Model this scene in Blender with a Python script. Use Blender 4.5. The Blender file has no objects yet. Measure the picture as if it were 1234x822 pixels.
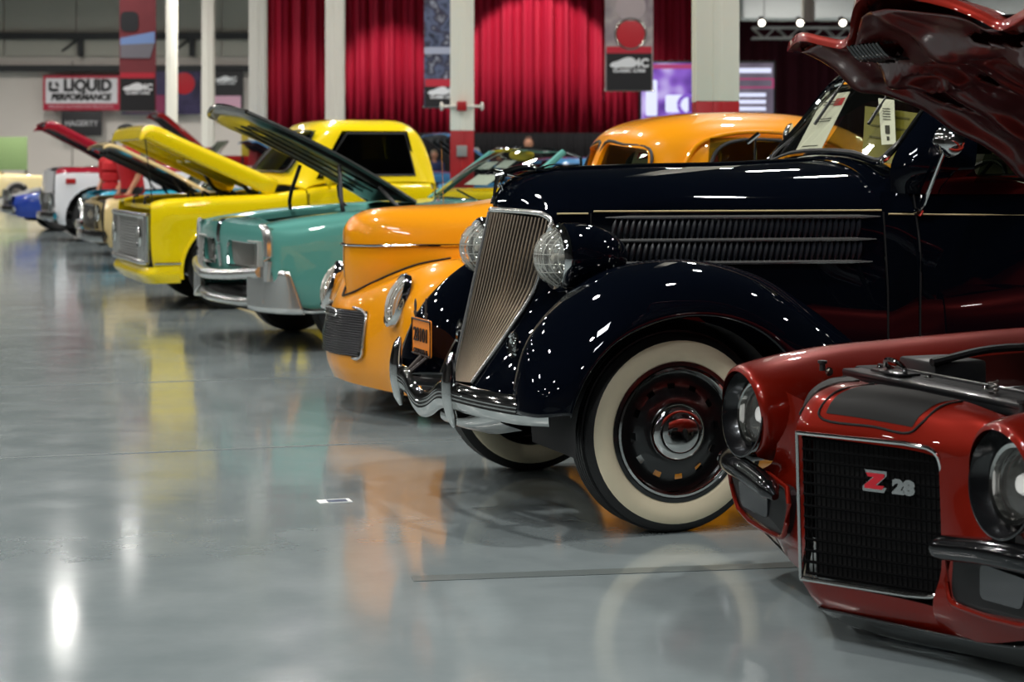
import bpy, bmesh, math, random
from mathutils import Vector, Matrix
random.seed(7)
S = bpy.context.scene
COL = S.collection
PI = math.pi
# ---------------------------------------------------------------- camera maths (level camera with lens shift)
FP, CX, HY, CH = 2270.0, 617.0, 198.0, 1.28
TH = math.radians(20.0)
CT, ST = math.cos(TH), math.sin(TH)

class Frame:
    """local frame of a parked car: x rearwards, y across (away from the camera), z up"""
    def __init__(k, u, v, th=TH, off=(0, 0)):
        k.ox = -ST * u + CT * v + off[0]
        k.oy = CT * u + ST * v + off[1]
        k.c, k.s, k.th = math.cos(th), math.sin(th), th
    def L(k, px, py, lat):
        a = (px - CX) / FP
        bx, by = k.ox - k.s * lat, k.oy + k.c * lat
        x = (a * by - bx) / (k.c - a * k.s)
        Y = by + x * k.s
        return (x, lat, CH - (py - HY) * Y / FP)

def world_at(px, py, Y):
    return ((px - CX) * Y / FP, Y, CH - (py - HY) * Y / FP)

# ---------------------------------------------------------------- object helpers
def put(name, me, mat, parent=None):
    o = bpy.data.objects.new(name, me)
    COL.objects.link(o)
    if mat is not None:
        me.materials.append(mat)
    if parent is not None:
        o.parent = parent
    return o

def obj(name, bm, mat, parent=None, smooth=True, angle=40):
    me = bpy.data.meshes.new(name)
    bmesh.ops.recalc_face_normals(bm, faces=bm.faces[:])
    if smooth:
        lim = math.radians(angle)
        for f in bm.faces: f.smooth = True
        for e in bm.edges:
            if len(e.link_faces) == 2 and e.calc_face_angle(0) > lim:
                e.smooth = False
    bm.to_mesh(me); bm.free()
    return put(name, me, mat, parent)

def empty(name, loc, rz=0.0, label=None, cat=None, group=None, kind=None):
    o = bpy.data.objects.new(name, None)
    o.empty_display_size = 0.1
    COL.objects.link(o)
    o.location = loc; o.rotation_euler = (0, 0, rz)
    tag(o, label, cat, group, kind)
    return o

def tag(o, label=None, cat=None, group=None, kind=None):
    if label: o['label'] = label
    if cat: o['category'] = cat
    if group: o['group'] = group
    if kind: o['kind'] = kind
    return o

def car_root(name, fr, label, cat='car', group=None):
    return empty(name, (fr.ox, fr.oy, 0), fr.th, label, cat, group)

def bake(o):
    dg = bpy.context.evaluated_depsgraph_get()
    dg.update()
    me = bpy.data.meshes.new_from_object(o.evaluated_get(dg), preserve_all_data_layers=True, depsgraph=dg)
    o.modifiers.clear()
    o.data = me
    return o

def resmooth(o, angle=35):
    bm = bmesh.new(); bm.from_mesh(o.data)
    lim = math.radians(angle)
    for f in bm.faces: f.smooth = True
    for e in bm.edges:
        e.smooth = not (len(e.link_faces) == 2 and e.calc_face_angle(0) > lim)
    bm.to_mesh(o.data); bm.free()

def solid(o, t, off=-1.0, keep=False):
    m = o.modifiers.new('s', 'SOLIDIFY'); m.thickness = t; m.offset = off; m.use_rim = True
    if not keep: bake(o)
    return o

def cut(o, bms, angle=35):
    """boolean-subtract closed meshes given in o's own coordinates"""
    cs = []
    for bm in bms:
        me = bpy.data.meshes.new('c'); bmesh.ops.recalc_face_normals(bm, faces=bm.faces[:]); bm.to_mesh(me); bm.free()
        c = bpy.data.objects.new('c', me); COL.objects.link(c)
        c.matrix_world = Matrix.Identity(4)
        cs.append(c)
    par = o.parent; o.parent = None
    for c in cs:
        m = o.modifiers.new('b', 'BOOLEAN'); m.operation = 'DIFFERENCE'; m.solver = 'EXACT'; m.object = c
    bake(o)
    o.parent = par
    for c in cs:
        me = c.data; bpy.data.objects.remove(c); bpy.data.meshes.remove(me)
    resmooth(o, angle)
    return o

# ---------------------------------------------------------------- geometry helpers
def _cr(p0, p1, p2, p3, t):
    def d(a, b): return max((b - a).length, 1e-5) ** 0.5
    t0 = 0.0; t1 = t0 + d(p0, p1); t2 = t1 + d(p1, p2); t3 = t2 + d(p2, p3)
    T = t1 + (t2 - t1) * t
    a1 = p0 * ((t1 - T) / (t1 - t0)) + p1 * ((T - t0) / (t1 - t0))
    a2 = p1 * ((t2 - T) / (t2 - t1)) + p2 * ((T - t1) / (t2 - t1))
    a3 = p2 * ((t3 - T) / (t3 - t2)) + p3 * ((T - t2) / (t3 - t2))
    b1 = a1 * ((t2 - T) / (t2 - t0)) + a2 * ((T - t0) / (t2 - t0))
    b2 = a2 * ((t3 - T) / (t3 - t1)) + a3 * ((T - t1) / (t3 - t1))
    return b1 * ((t2 - T) / (t2 - t1)) + b2 * ((T - t1) / (t2 - t1))

def spline(pts, n=6, closed=False):
    P = [Vector(p) for p in pts]
    m = len(P)
    if m == 2 and not closed:
        return [P[0].lerp(P[1], i / n) for i in range(n + 1)]
    out = []
    segs = m if closed else m - 1
    for i in range(segs):
        p1, p2 = P[i], P[(i + 1) % m]
        if (p2 - p1).length < 1e-6:
            out += [p1.copy()] * n; continue
        if closed:
            p0, p3 = P[i - 1], P[(i + 2) % m]
        else:
            p0 = P[i - 1] if i > 0 else p1 * 2 - p2
            p3 = P[i + 2] if i + 2 < m else p2 * 2 - p1
        if (p1 - p0).length < 1e-6: p0 = p1 * 2 - p2
        if (p3 - p2).length < 1e-6: p3 = p2 * 2 - p1
        for k in range(n):
            out.append(_cr(p0, p1, p2, p3, k / n))
    if not closed: out.append(P[-1].copy())
    return out

def patch(rows, nu=5, nv=5, mirror=False, bm=None, neg=False, close_v=False):
    """smooth surface through a grid of points; mirror adds the other side (y -> -y)"""
    if neg: rows = [[(p[0], -p[1], p[2]) for p in r] for r in rows]
    R = [spline(r, nv, close_v) for r in rows]
    Cn = [spline([r[j] for r in R], nu) for j in range(len(R[0]))]
    bm = bm or bmesh.new()
    for sgn in ((1, -1) if mirror else (1,)):
        g = [[bm.verts.new((c[i].x, c[i].y * sgn, c[i].z)) for c in Cn] for i in range(len(Cn[0]))]
        w = len(Cn)
        for i in range(len(g) - 1):
            for j in range(w if close_v else w - 1):
                q = [g[i][j], g[i + 1][j], g[i + 1][(j + 1) % w], g[i][(j + 1) % w]]
                try: bm.faces.new(q if sgn > 0 else q[::-1])
                except ValueError: pass
    bmesh.ops.remove_doubles(bm, verts=bm.verts[:], dist=1e-4)
    return bm

def box(bm, c, s, bev=0.0, rot=None, seg=2):
    r = bmesh.ops.create_cube(bm, size=1.0)
    vs = r['verts']
    for v in vs:
        v.co = Vector((v.co.x * s[0], v.co.y * s[1], v.co.z * s[2]))
    if bev > 0:
        es = list({e for v in vs for e in v.link_edges})
        g = bmesh.ops.bevel(bm, geom=es, offset=bev, segments=seg, affect='EDGES', profile=0.5)
        vs = list({v for f in g['faces'] for v in f.verts} | {v for v in vs if v.is_valid})
    M = Matrix.Translation(Vector(c)) @ (rot.to_4x4() if rot else Matrix.Identity(4))
    for v in vs: v.co = M @ v.co
    return bm

def boxbm(c, s, bev=0.0, rot=None, seg=2):
    return box(bmesh.new(), c, s, bev, rot, seg)

def tube(bm, pts, r, seg=8, n=4, caps=True, closed=False, smooth=True, flat=1.0, up=(0, 0, 1)):
    """round bar through points; r number or list per control point; flat squashes along 'up'"""
    P = spline(pts, n, closed) if smooth and len(pts) > 2 else [Vector(p) for p in pts]
    m = len(P)
    if isinstance(r, (list, tuple)):
        k = len(r)
        rr = []
        for i in range(m):
            t = i / max(m - 1, 1) * (k - 1); a = int(min(t, k - 2)); rr.append(r[a] + (r[a + 1] - r[a]) * (t - a))
    else: rr = [r] * m
    up = Vector(up)
    rings = []
    prev = None
    for i, p in enumerate(P):
        if closed: t = P[(i + 1) % m] - P[i - 1]
        else: t = P[min(i + 1, m - 1)] - P[max(i - 1, 0)]
        t.normalize()
        a = up.cross(t)
        if a.length < 0.05: a = (prev or Vector((1, 0, 0))); a = a - t * a.dot(t)
        a.normalize(); b = t.cross(a); prev = a
        rings.append([bm.verts.new(p + (a * math.cos(q) + b * math.sin(q) * flat) * rr[i]) for q in [2 * PI * j / seg for j in range(seg)]])
    for i in range(m if closed else m - 1):
        A, B = rings[i], rings[(i + 1) % m]
        for j in range(seg):
            bm.faces.new((A[j], A[(j + 1) % seg], B[(j + 1) % seg], B[j]))
    if caps and not closed:
        bm.faces.new(rings[0][::-1]); bm.faces.new(rings[-1])
    return bm

def tubebm(*a, **k): return tube(bmesh.new(), *a, **k)

def sweep(bm, path, prof, closed_prof=True, caps=True):
    """path: list of (point, side dir, up dir); prof: list of (a, b)"""
    rings = [[bm.verts.new(p + s * a + u * b) for a, b in prof] for p, s, u in path]
    n = len(prof)
    for i in range(len(rings) - 1):
        for j in range(n if closed_prof else n - 1):
            bm.faces.new((rings[i][j], rings[i][(j + 1) % n], rings[i + 1][(j + 1) % n], rings[i + 1][j]))
    if caps and closed_prof:
        bm.faces.new(rings[0][::-1]); bm.faces.new(rings[-1])
    return bm

def lathe(prof, seg=48, M=None, skip=None, bm=None):
    """profile (r, h) about local z, transformed by M"""
    bm = bm or bmesh.new()
    M = M or Matrix.Identity(4)
    rings = []
    for r, h in prof:
        if r < 1e-5: rings.append([bm.verts.new(M @ Vector((0, 0, h)))])
        else: rings.append([bm.verts.new(M @ Vector((r * math.cos(2 * PI * j / seg), r * math.sin(2 * PI * j / seg), h))) for j in range(seg)])
    for i in range(len(rings) - 1):
        A, B = rings[i], rings[i + 1]
        for j in range(seg):
            if skip and skip(i, j): continue
            k = (j + 1) % seg
            if len(A) == 1 and len(B) == 1: continue
            if len(A) == 1: bm.faces.new((A[0], B[k], B[j]))
            elif len(B) == 1: bm.faces.new((A[j], A[k], B[0]))
            else: bm.faces.new((A[j], A[k], B[k], B[j]))
    return bm

def prism(pts, d, bm=None):
    bm = bm or bmesh.new()
    d = Vector(d)
    A = [bm.verts.new(Vector(p)) for p in pts]
    B = [bm.verts.new(Vector(p) + d) for p in pts]
    bm.faces.new(A[::-1]); bm.faces.new(B)
    n = len(A)
    for i in range(n):
        bm.faces.new((A[i], A[(i + 1) % n], B[(i + 1) % n], B[i]))
    return bm

def bevel_all(bm, off, seg=2, ang=30):
    es = [e for e in bm.edges if len(e.link_faces) == 2 and e.calc_face_angle(0) > math.radians(ang)]
    bmesh.ops.bevel(bm, geom=es, offset=off, segments=seg, affect='EDGES', profile=0.6)
    return bm

def rounded(pts, r, n=4):
    """2D/3D polygon with rounded corners"""
    P = [Vector(p) for p in pts]; out = []
    for i, p in enumerate(P):
        rr = r[i] if isinstance(r, (list, tuple)) else r
        a = (P[i - 1] - p); b = (P[(i + 1) % len(P)] - p)
        ra = min(rr, a.length * .45); rb = min(rr, b.length * .45)
        s, e = p + a.normalized() * ra, p + b.normalized() * rb
        for k in range(n + 1):
            t = k / n
            out.append(s * (1 - t) ** 2 + p * 2 * t * (1 - t) + e * t * t)
    return out

def axis_m(pos, zdir, xdir=None):
    z = Vector(zdir).normalized()
    x = Vector(xdir) if xdir else (Vector((0, 0, 1)) if abs(z.z) < .9 else Vector((1, 0, 0)))
    x = (x - z * x.dot(z)).normalized(); y = z.cross(x)
    M = Matrix((x, y, z)).transposed().to_4x4(); M.translation = Vector(pos)
    return M

def text(name, s, size, M, mat, parent=None, ext=0.002, shear=0.0, bold=0.0, sx=1.0):
    cu = bpy.data.curves.new(name, 'FONT'); cu.body = s; cu.size = size; cu.extrude = ext
    cu.align_x = 'CENTER'; cu.align_y = 'CENTER'; cu.shear = shear; cu.offset = bold; cu.resolution_u = 3
    t = bpy.data.objects.new(name, cu); COL.objects.link(t)
    dg = bpy.context.evaluated_depsgraph_get()
    me = bpy.data.meshes.new_from_object(t.evaluated_get(dg))
    bpy.data.objects.remove(t); bpy.data.curves.remove(cu)
    me.transform(M @ Matrix.Diagonal((sx, 1, 1, 1)))
    me.materials.clear()
    return put(name, me, mat, parent)

def facing(pos, right, up):
    r, u = Vector(right).normalized(), Vector(up).normalized()
    z = r.cross(u)
    M = Matrix((r, u, z)).transposed().to_4x4(); M.translation = Vector(pos)
    return M

# ---------------------------------------------------------------- materials
def srgb(h):
    if isinstance(h, str):
        h = [int(h[i:i + 2], 16) / 255 for i in (0, 2, 4)]
    return tuple((c / 12.92 if c <= .04045 else ((c + .055) / 1.055) ** 2.4) for c in h) + (1.0,)

MATS = {}
def mat(name, col, rough=.4, metal=0.0, coat=0.0, coat_r=.03, spec=.5, emit=None, es=0.0, noise=None, bump=None, trans=0.0):
    if name in MATS: return MATS[name]
    m = bpy.data.materials.new(name); m.use_nodes = True
    nt = m.node_tree; b = nt.nodes['Principled BSDF']
    c = srgb(col)
    b.inputs['Base Color'].default_value = c
    b.inputs['Roughness'].default_value = rough
    b.inputs['Metallic'].default_value = metal
    b.inputs['Coat Weight'].default_value = coat
    b.inputs['Coat Roughness'].default_value = coat_r
    b.inputs['Specular IOR Level'].default_value = spec
    b.inputs['Transmission Weight'].default_value = trans
    if emit:
        b.inputs['Emission Color'].default_value = srgb(emit); b.inputs['Emission Strength'].default_value = es
    tc = nt.nodes.new('ShaderNodeTexCoord')
    if noise:
        sc, amt = noise
        n = nt.nodes.new('ShaderNodeTexNoise'); n.inputs['Scale'].default_value = sc; n.inputs['Detail'].default_value = 4
        nt.links.new(tc.outputs['Object'], n.inputs['Vector'])
        r = nt.nodes.new('ShaderNodeMapRange'); r.inputs[3].default_value = 1 - amt; r.inputs[4].default_value = 1 + amt
        nt.links.new(n.outputs['Fac'], r.inputs[0])
        mx = nt.nodes.new('ShaderNodeVectorMath'); mx.operation = 'SCALE'; mx.inputs[0].default_value = c[:3]
        nt.links.new(r.outputs[0], mx.inputs['Scale']); nt.links.new(mx.outputs[0], b.inputs['Base Color'])
    if bump:
        sc, st = bump
        n = nt.nodes.new('ShaderNodeTexNoise'); n.inputs['Scale'].default_value = sc; n.inputs['Detail'].default_value = 3
        nt.links.new(tc.outputs['Object'], n.inputs['Vector'])
        bp = nt.nodes.new('ShaderNodeBump'); bp.inputs['Strength'].default_value = st; bp.inputs['Distance'].default_value = .01
        nt.links.new(n.outputs['Fac'], bp.inputs['Height']); nt.links.new(bp.outputs[0], b.inputs['Normal'])
    MATS[name] = m
    return m

def paint(name, col, rough=.35, metal=0.0, spec=.12):
    return mat(name, col, rough, metal, coat=1.0, coat_r=.015, spec=spec, noise=(40, .02))

def glass_mat(name, tint, refl=1.0):
    if name in MATS: return MATS[name]
    m = bpy.data.materials.new(name); m.use_nodes = True
    nt = m.node_tree; nt.nodes.clear()
    o = nt.nodes.new('ShaderNodeOutputMaterial'); mx = nt.nodes.new('ShaderNodeMixShader')
    t = nt.nodes.new('ShaderNodeBsdfTransparent'); g = nt.nodes.new('ShaderNodeBsdfGlossy'); f = nt.nodes.new('ShaderNodeLayerWeight')
    t.inputs[0].default_value = srgb(tint); g.inputs['Roughness'].default_value = .01; g.inputs[0].default_value = (refl, refl, refl, 1)
    f.inputs[0].default_value = .5
    pw = nt.nodes.new('ShaderNodeMath'); pw.operation = 'POWER'; pw.inputs[1].default_value = 5.0
    ma = nt.nodes.new('ShaderNodeMath'); ma.operation = 'MULTIPLY_ADD'; ma.inputs[1].default_value = .92; ma.inputs[2].default_value = .06
    nt.links.new(f.outputs[1], pw.inputs[0]); nt.links.new(pw.outputs[0], ma.inputs[0]); nt.links.new(ma.outputs[0], mx.inputs[0]); nt.links.new(t.outputs[0], mx.inputs[1]); nt.links.new(g.outputs[0], mx.inputs[2])
    nt.links.new(mx.outputs[0], o.inputs[0])
    MATS[name] = m
    return m

CHROME = mat('chrome', 'd8d8d6', .06, 1.0, bump=(30, .02))
TRIM = mat('polished_trim', 'dededc', .2, .9)
DULL_CHROME = mat('brushed_metal', '8f8b84', .28, 1.0)
RUBBER = mat('tyre_rubber', '161617', .55, bump=(200, .2))
WHITEWALL = mat('whitewall_rubber', 'f0e2c2', .5, noise=(30, .03))
BLACKP = mat('gloss_black', '060608', .3, coat=1.0)
SATIN = mat('satin_black', '17181a', .4, noise=(25, .1))
MATTE = mat('matte_black', '08080a', .8, noise=(20, .1))
DARKIN = mat('interior_dark', '1a1614', .7, noise=(20, .1))
def lens_mat():
    m = glass_mat('lamp_glass', 'f2f2ee'); nt = m.node_tree; o = nt.nodes['Material Output']
    p = nt.nodes.new('ShaderNodeBsdfPrincipled'); p.inputs['Base Color'].default_value = srgb('d9d9d2'); p.inputs['Roughness'].default_value = .12; p.inputs['Coat Weight'].default_value = 1
    mx = nt.nodes.new('ShaderNodeMixShader'); mx.inputs[0].default_value = .24; src = o.inputs[0].links[0].from_socket
    nt.links.new(src, mx.inputs[1]); nt.links.new(p.outputs[0], mx.inputs[2]); nt.links.new(mx.outputs[0], o.inputs[0]); return m
LENS = lens_mat()
GLASS = glass_mat('window_glass', 'c9d2c4')
DGLASS = glass_mat('tinted_glass', '6d7468')
WHITE = mat('white_card', 'f0f0ee', .6, noise=(8, .02))
INK = mat('black_ink', '101010', .6)
RED = mat('red_print', 'c01326', .5, noise=(8, .03))

def wheel(parent, x, lat, R=.34, W=.2, rr=.2, side=-1, white=None, rimmat=None, style='cap', name='wheel', z=None):
    """side -1 faces the camera side (outer face towards -y)"""
    M = axis_m((x, lat, R if z is None else z), (0, side, 0))
    h = W / 2
    k = R - rr
    prof = [(rr, -h * .8), (rr + k * .25, -h), (R - .03, -h * .95), (R - .008, -h * .72)]
    n = 5
    for i in range(n):   # tread grooves
        a = -h * .66 + 1.32 * h * i / n; w = 1.32 * h / n
        prof += [(R, a), (R, a + w * .7), (R - .008, a + w * .72), (R - .008, a + w * .98)]
    prof += [(R - .008, h * .72), (R - .03, h * .95), (rr + k * .62, h * 1.02), (rr + k * .25, h), (rr, h * .82)]
    wh = obj(name, lathe(prof, 64, M), RUBBER, parent)
    if white:
        a, b = white
        obj('whitewall', lathe([(a, h * .90), (a + .01, h * 1.0), ((a + b) / 2, h * 1.06), (b - .01, h * 1.03), (b, h * .93)], 64, M), WHITEWALL, wh)
    rm = rimmat or BLACKP
    if style == 'cap':
        pr = [(rr + .004, h * .80), (rr + .006, h * .96), (rr - .008, h * .99), (rr - .022, h * .86), (rr - .03, h * .62), (rr - .045, h * .56),
              (rr - .07, h * .56), (rr * .55, h * .72), (rr * .42, h * .80), (0, h * .80)]
        def skip(i, j): return i == 6 and (j % 6) in (0, 1)
        pr.insert(7, (rr - .088, h * .60))
        obj('rim', lathe(pr, 72, M, skip), rm, wh)
        obj('barrel', lathe([(rr - .02, h * .6), (rr - .03, -h * .8)], 48, M), MATTE, wh)
        obj('trim_ring', lathe([(rr - .012, h * 1.0), (rr - .02, h * 1.03), (rr - .027, h * .92), (rr - .034, h * .74)], 72, M), CHROME, wh)
        obj('hubcap', lathe([(rr * .43, h * .76), (rr * .42, h * .98), (rr * .38, h * 1.12), (rr * .30, h * 1.22), (rr * .285, h * 1.21), (rr * .27, h * 1.24), (rr * .15, h * 1.33), (0, h * 1.36)], 48, M), CHROME, wh)
    elif style == 'spoke':
        obj('rim', lathe([(rr + .004, h * .8), (rr + .004, h * .98), (rr - .01, h), (rr - .02, h * .6), (rr - .03, -h * .6)], 56, M), rm, wh)
        bm = bmesh.new()
        for q in range(5):
            a = q * 2 * PI / 5 + .3
            d = Vector((math.cos(a), math.sin(a), 0))
            tube(bm, [M @ (d * .03 + Vector((0, 0, h * .5))), M @ (d * (rr - .02) + Vector((0, 0, h * .6)))], [.03, .022], 8)
        lathe([(.06, h * .2), (.06, h * .62), (.04, h * .7), (0, h * .72)], 24, M, bm=bm)
        obj('spokes', bm, rm, wh)
    return wh
LP_W = 290.0
# ================================================================ camera
cam = bpy.data.cameras.new('camera'); cam_o = bpy.data.objects.new('camera', cam); COL.objects.link(cam_o)
cam_o.location = (0, 0, CH); cam_o.rotation_euler = (PI / 2, 0, 0)
cam.sensor_width = 36.0; cam.lens = 36.0 * FP / 1234.0
cam.shift_y = -(411.0 - HY) / 1234.0
cam.clip_end = 400
cam.dof.use_dof = True; cam.dof.focus_distance = 6.3; cam.dof.aperture_fstop = 4.8
S.camera = cam_o
S.view_settings.view_transform = 'Standard'; S.view_settings.look = 'None'
S.view_settings.gamma = 1.0; S.view_settings.use_curve_mapping = False
S.view_settings.exposure = 0.0
w = bpy.data.worlds.new('world'); S.world = w; w.use_nodes = True
w.node_tree.nodes['Background'].inputs[0].default_value = (.02, .022, .025, 1)
S.cycles.max_bounces = 8; S.cycles.diffuse_bounces = 3; S.cycles.glossy_bounces = 5; S.cycles.transparent_max_bounces = 12
S.cycles.caustics_reflective = False; S.cycles.caustics_refractive = False
S.cycles.sample_clamp_indirect = 4.0

# ================================================================ room
XL, XR, YN, YB, ZC = -36.0, 36.0, -14.0, 78.0, 10.0
def floor_mat():
    m = bpy.data.materials.new('epoxy_floor'); m.use_nodes = True; nt = m.node_tree; b = nt.nodes['Principled BSDF']; b.inputs['Coat Weight'].default_value = .5; b.inputs['Coat Roughness'].default_value = .10
    tc = nt.nodes.new('ShaderNodeTexCoord')
    n1 = nt.nodes.new('ShaderNodeTexNoise'); n1.inputs['Scale'].default_value = .35; n1.inputs['Detail'].default_value = 5
    n2 = nt.nodes.new('ShaderNodeTexNoise'); n2.inputs['Scale'].default_value = 3.0; n2.inputs['Detail'].default_value = 6; n2.inputs['Roughness'].default_value = .65
    for n in (n1, n2): nt.links.new(tc.outputs['Object'], n.inputs['Vector'])
    mixf = nt.nodes.new('ShaderNodeMath'); mixf.operation = 'ADD'
    nt.links.new(n1.outputs['Fac'], mixf.inputs[0]); nt.links.new(n2.outputs['Fac'], mixf.inputs[1])
    cr = nt.nodes.new('ShaderNodeMapRange'); cr.inputs[1].default_value = .7; cr.inputs[2].default_value = 1.3
    nt.links.new(mixf.outputs[0], cr.inputs[0])
    mx = nt.nodes.new('ShaderNodeMix'); mx.data_type = 'RGBA'
    mx.inputs[6].default_value = srgb('818c8e'); mx.inputs[7].default_value = srgb('939d9f')
    nt.links.new(cr.outputs[0], mx.inputs[0]); nt.links.new(mx.outputs[2], b.inputs['Base Color'])
    rr = nt.nodes.new('ShaderNodeMapRange'); rr.inputs[1].default_value = .35; rr.inputs[2].default_value = .65; rr.inputs[3].default_value = .09; rr.inputs[4].default_value = .17
    nt.links.new(n2.outputs['Fac'], rr.inputs[0]); nt.links.new(rr.outputs[0], b.inputs['Roughness'])
    n3 = nt.nodes.new('ShaderNodeTexNoise'); n3.inputs['Scale'].default_value = 1.6; n3.inputs['Detail'].default_value = 3
    nt.links.new(tc.outputs['Object'], n3.inputs['Vector'])
    bp = nt.nodes.new('ShaderNodeBump'); bp.inputs['Strength'].default_value = .12; bp.inputs['Distance'].default_value = .02
    nt.links.new(n3.outputs['Fac'], bp.inputs['Height']); nt.links.new(bp.outputs[0], b.inputs['Normal'])
    return m
def struct(name, bm, m, parent=None):
    o = obj(name, bm, m, parent, smooth=False)
    if parent is None: o['kind'] = 'structure'
    return o
struct('floor', boxbm(((XL + XR) / 2, (YN + YB) / 2, -.1), (XR - XL, YB - YN, .2)), floor_mat())
CEIL = mat('ceiling_paint', '18191b', .9)
WALLM = mat('wall_paint', 'd8d0c8', .85, noise=(.6, .05))
WALLU = mat('upper_wall_panels', 'b4b1a6', .85, noise=(.5, .08))
DARKW = mat('side_wall_paint', '3c3b3b', .9, noise=(.5, .05))
struct('ceiling', boxbm((0, (YN + YB) / 2, ZC + .1), (XR - XL, YB - YN, .2)), CEIL)
struct('wall_left', boxbm((XL - .1, (YN + YB) / 2, ZC / 2), (.2, YB - YN, ZC)), DARKW)
struct('wall_right', boxbm((XR + .1, (YN + YB) / 2, ZC / 2), (.2, YB - YN, ZC)), DARKW)
struct('wall_front', boxbm((0, YN - .1, ZC / 2), (XR - XL, .2, ZC)), DARKW)
# back wall with upper metal panels and seams
struct('wall_back', boxbm((0, YB + .1, ZC / 2), (XR - XL, .2, ZC)), WALLM)
def wb(px, py, Y=YB): return world_at(px, py, Y)
zt = wb(0, 68)[2]
bm = bmesh.new()
for i in range(24):
    box(bm, (-34.5 + i * 3.0, YB - .06, (zt + ZC) / 2), (2.94, .12, ZC - zt), .01)
struct('trim_1', bm, WALLU)
bm = bmesh.new(); box(bm, (-9, YB - .25, wb(0, 44)[2]), (54, .3, .26)); box(bm, (-9, YB - .3, wb(0, 83)[2]), (54, .5, .24))
for i in range(12):
    x = -32 + i * 4.6 + 14.2 - 9.2
    box(bm, (x, YB - .25, wb(0, 56)[2]), (.22, .2, .85))
    tube(bm, [(x - .1, YB - .3, wb(0, 48)[2]), (x - .8, YB - .1, wb(0, 62)[2])], .05, 6, smooth=False)
struct('trim_2', bm, mat('painted_beam', '222426', .6))
bm = bmesh.new()
for i in range(15): box(bm, (-35 + i * 4.2, YB - .02, zt / 2 - .2), (.03, .05, zt))
struct('trim_3', bm, mat('joint_sealant', '7d7873', .9))
# dark high duct line on the right part of the back wall
bm = bmesh.new(); box(bm, (20, YB - 4, 7.45), (22, 1.0, 1.0), .1); struct('trim_4', bm, mat('white_duct', 'c9cbc9', .6))
# floor joints: saw cuts along the car direction
fdir = Vector((CT, ST, 0)); udir = Vector((-ST, CT, 0))
RZ = Matrix.Rotation(TH, 3, 'Z')
def floor_pt(px, py):
    Y = FP * CH / (py - HY); return Vector(((px - CX) * Y / FP, Y, 0))
SEAM = mat('joint_filler', '6f7778', .35)
bm = bmesh.new()
for px, py, ang in ((285, 541, .008), (300, 457, .004), (120, 330, .004)):
    p = floor_pt(px, py)
    # direction picked so the joint crosses the hall as in the photograph
    box(bm, (p.x, p.y, .0008), (60, .02, .0016), rot=Matrix.Rotation(math.radians(16), 3, 'Z'))
struct('floor_marking', bm, SEAM)
bm = bmesh.new(); a, b = floor_pt(497, 698), floor_pt(962, 681); m = (a + b) / 2
box(bm, (m.x, m.y, .0012), ((b - a).length, .075, .0016), rot=Matrix.Rotation(math.atan2(b.y - a.y, b.x - a.x), 3, 'Z'))
tag(obj('floor_tape', bm, mat('grey_tape', '6b7373', .3, coat=.5)), 'long grey strip of tape stuck on floor in front of the dark blue car', 'tape')
p = floor_pt(403, 604)
bm = boxbm((p.x, p.y, .001), (.125, .07, .002), rot=Matrix.Rotation(.3, 3, 'Z'))
st = obj('floor_sticker', bm, WHITE); tag(st, 'small white and blue sticker card lying alone on the grey floor', 'sticker')
obj('printed_panel', boxbm((p.x + .01, p.y - .002, .0025), (.075, .05, .001), rot=Matrix.Rotation(.3, 3, 'Z')), mat('blue_print', '3a4a62', .6), st)

# ================================================================ pillars
PW = mat('pillar_cream_paint', 'efebdf', .5, noise=(1.5, .03)); PR = mat('pillar_red_paint', 'a00614', .4, noise=(2, .03))
def pillar(px, wpx, label, dev=None, wm=.36, flange=True):
    Y = wm * FP / wpx; X = (px - CX) * Y / FP
    r = empty('pillar', (X, Y, 0), 0, label, 'pillar', 'painted steel pillars of the hall')
    for nm, z0, z1, mm in (('red_base', 0, 1.8, PR), ('shaft', 1.8, ZC, PW)):
        bm = bmesh.new()
        h = z1 - z0; zc = (z0 + z1) / 2
        # wide flange column: two flanges and a web, corners boxed
        box(bm, (0, -wm * .45, zc), (wm, wm * .1, h), .008); box(bm, (0, wm * .45, zc), (wm, wm * .1, h), .008)
        box(bm, (-wm * .36, 0, zc), (wm * .05, wm * .8, h)); box(bm, (wm * .36, 0, zc), (wm * .05, wm * .8, h))
        box(bm, (0, -wm * .49, zc), (wm * .22, wm * .08, h), .01)
        obj(nm, bm, mm, r)
    return r, X, Y
pillar(207, 12, 'thin cream pillar in front of the wall sign, leftmost of all')
pillar(251, 14, 'cream pillar beside the pink and black wall sign, behind the black raised hood')
pillar(311, 20, 'cream pillar standing at the left edge of the red curtain')
pillar(404, 22, 'cream pillar in the curtain, directly above the roof of the yellow pickup')
pr, PX, PY = pillar(557, 28, 'cream pillar with bright red lower part behind the teal convertible')
pillar(862, 52, 'widest cream pillar, rising behind the roof of the orange coupe')
pillar(974, 14, 'cream pillar right of the purple screens, behind the raised red hood')
pillar(1158, 15, 'cream pillar seen above the raised red hood')
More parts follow.
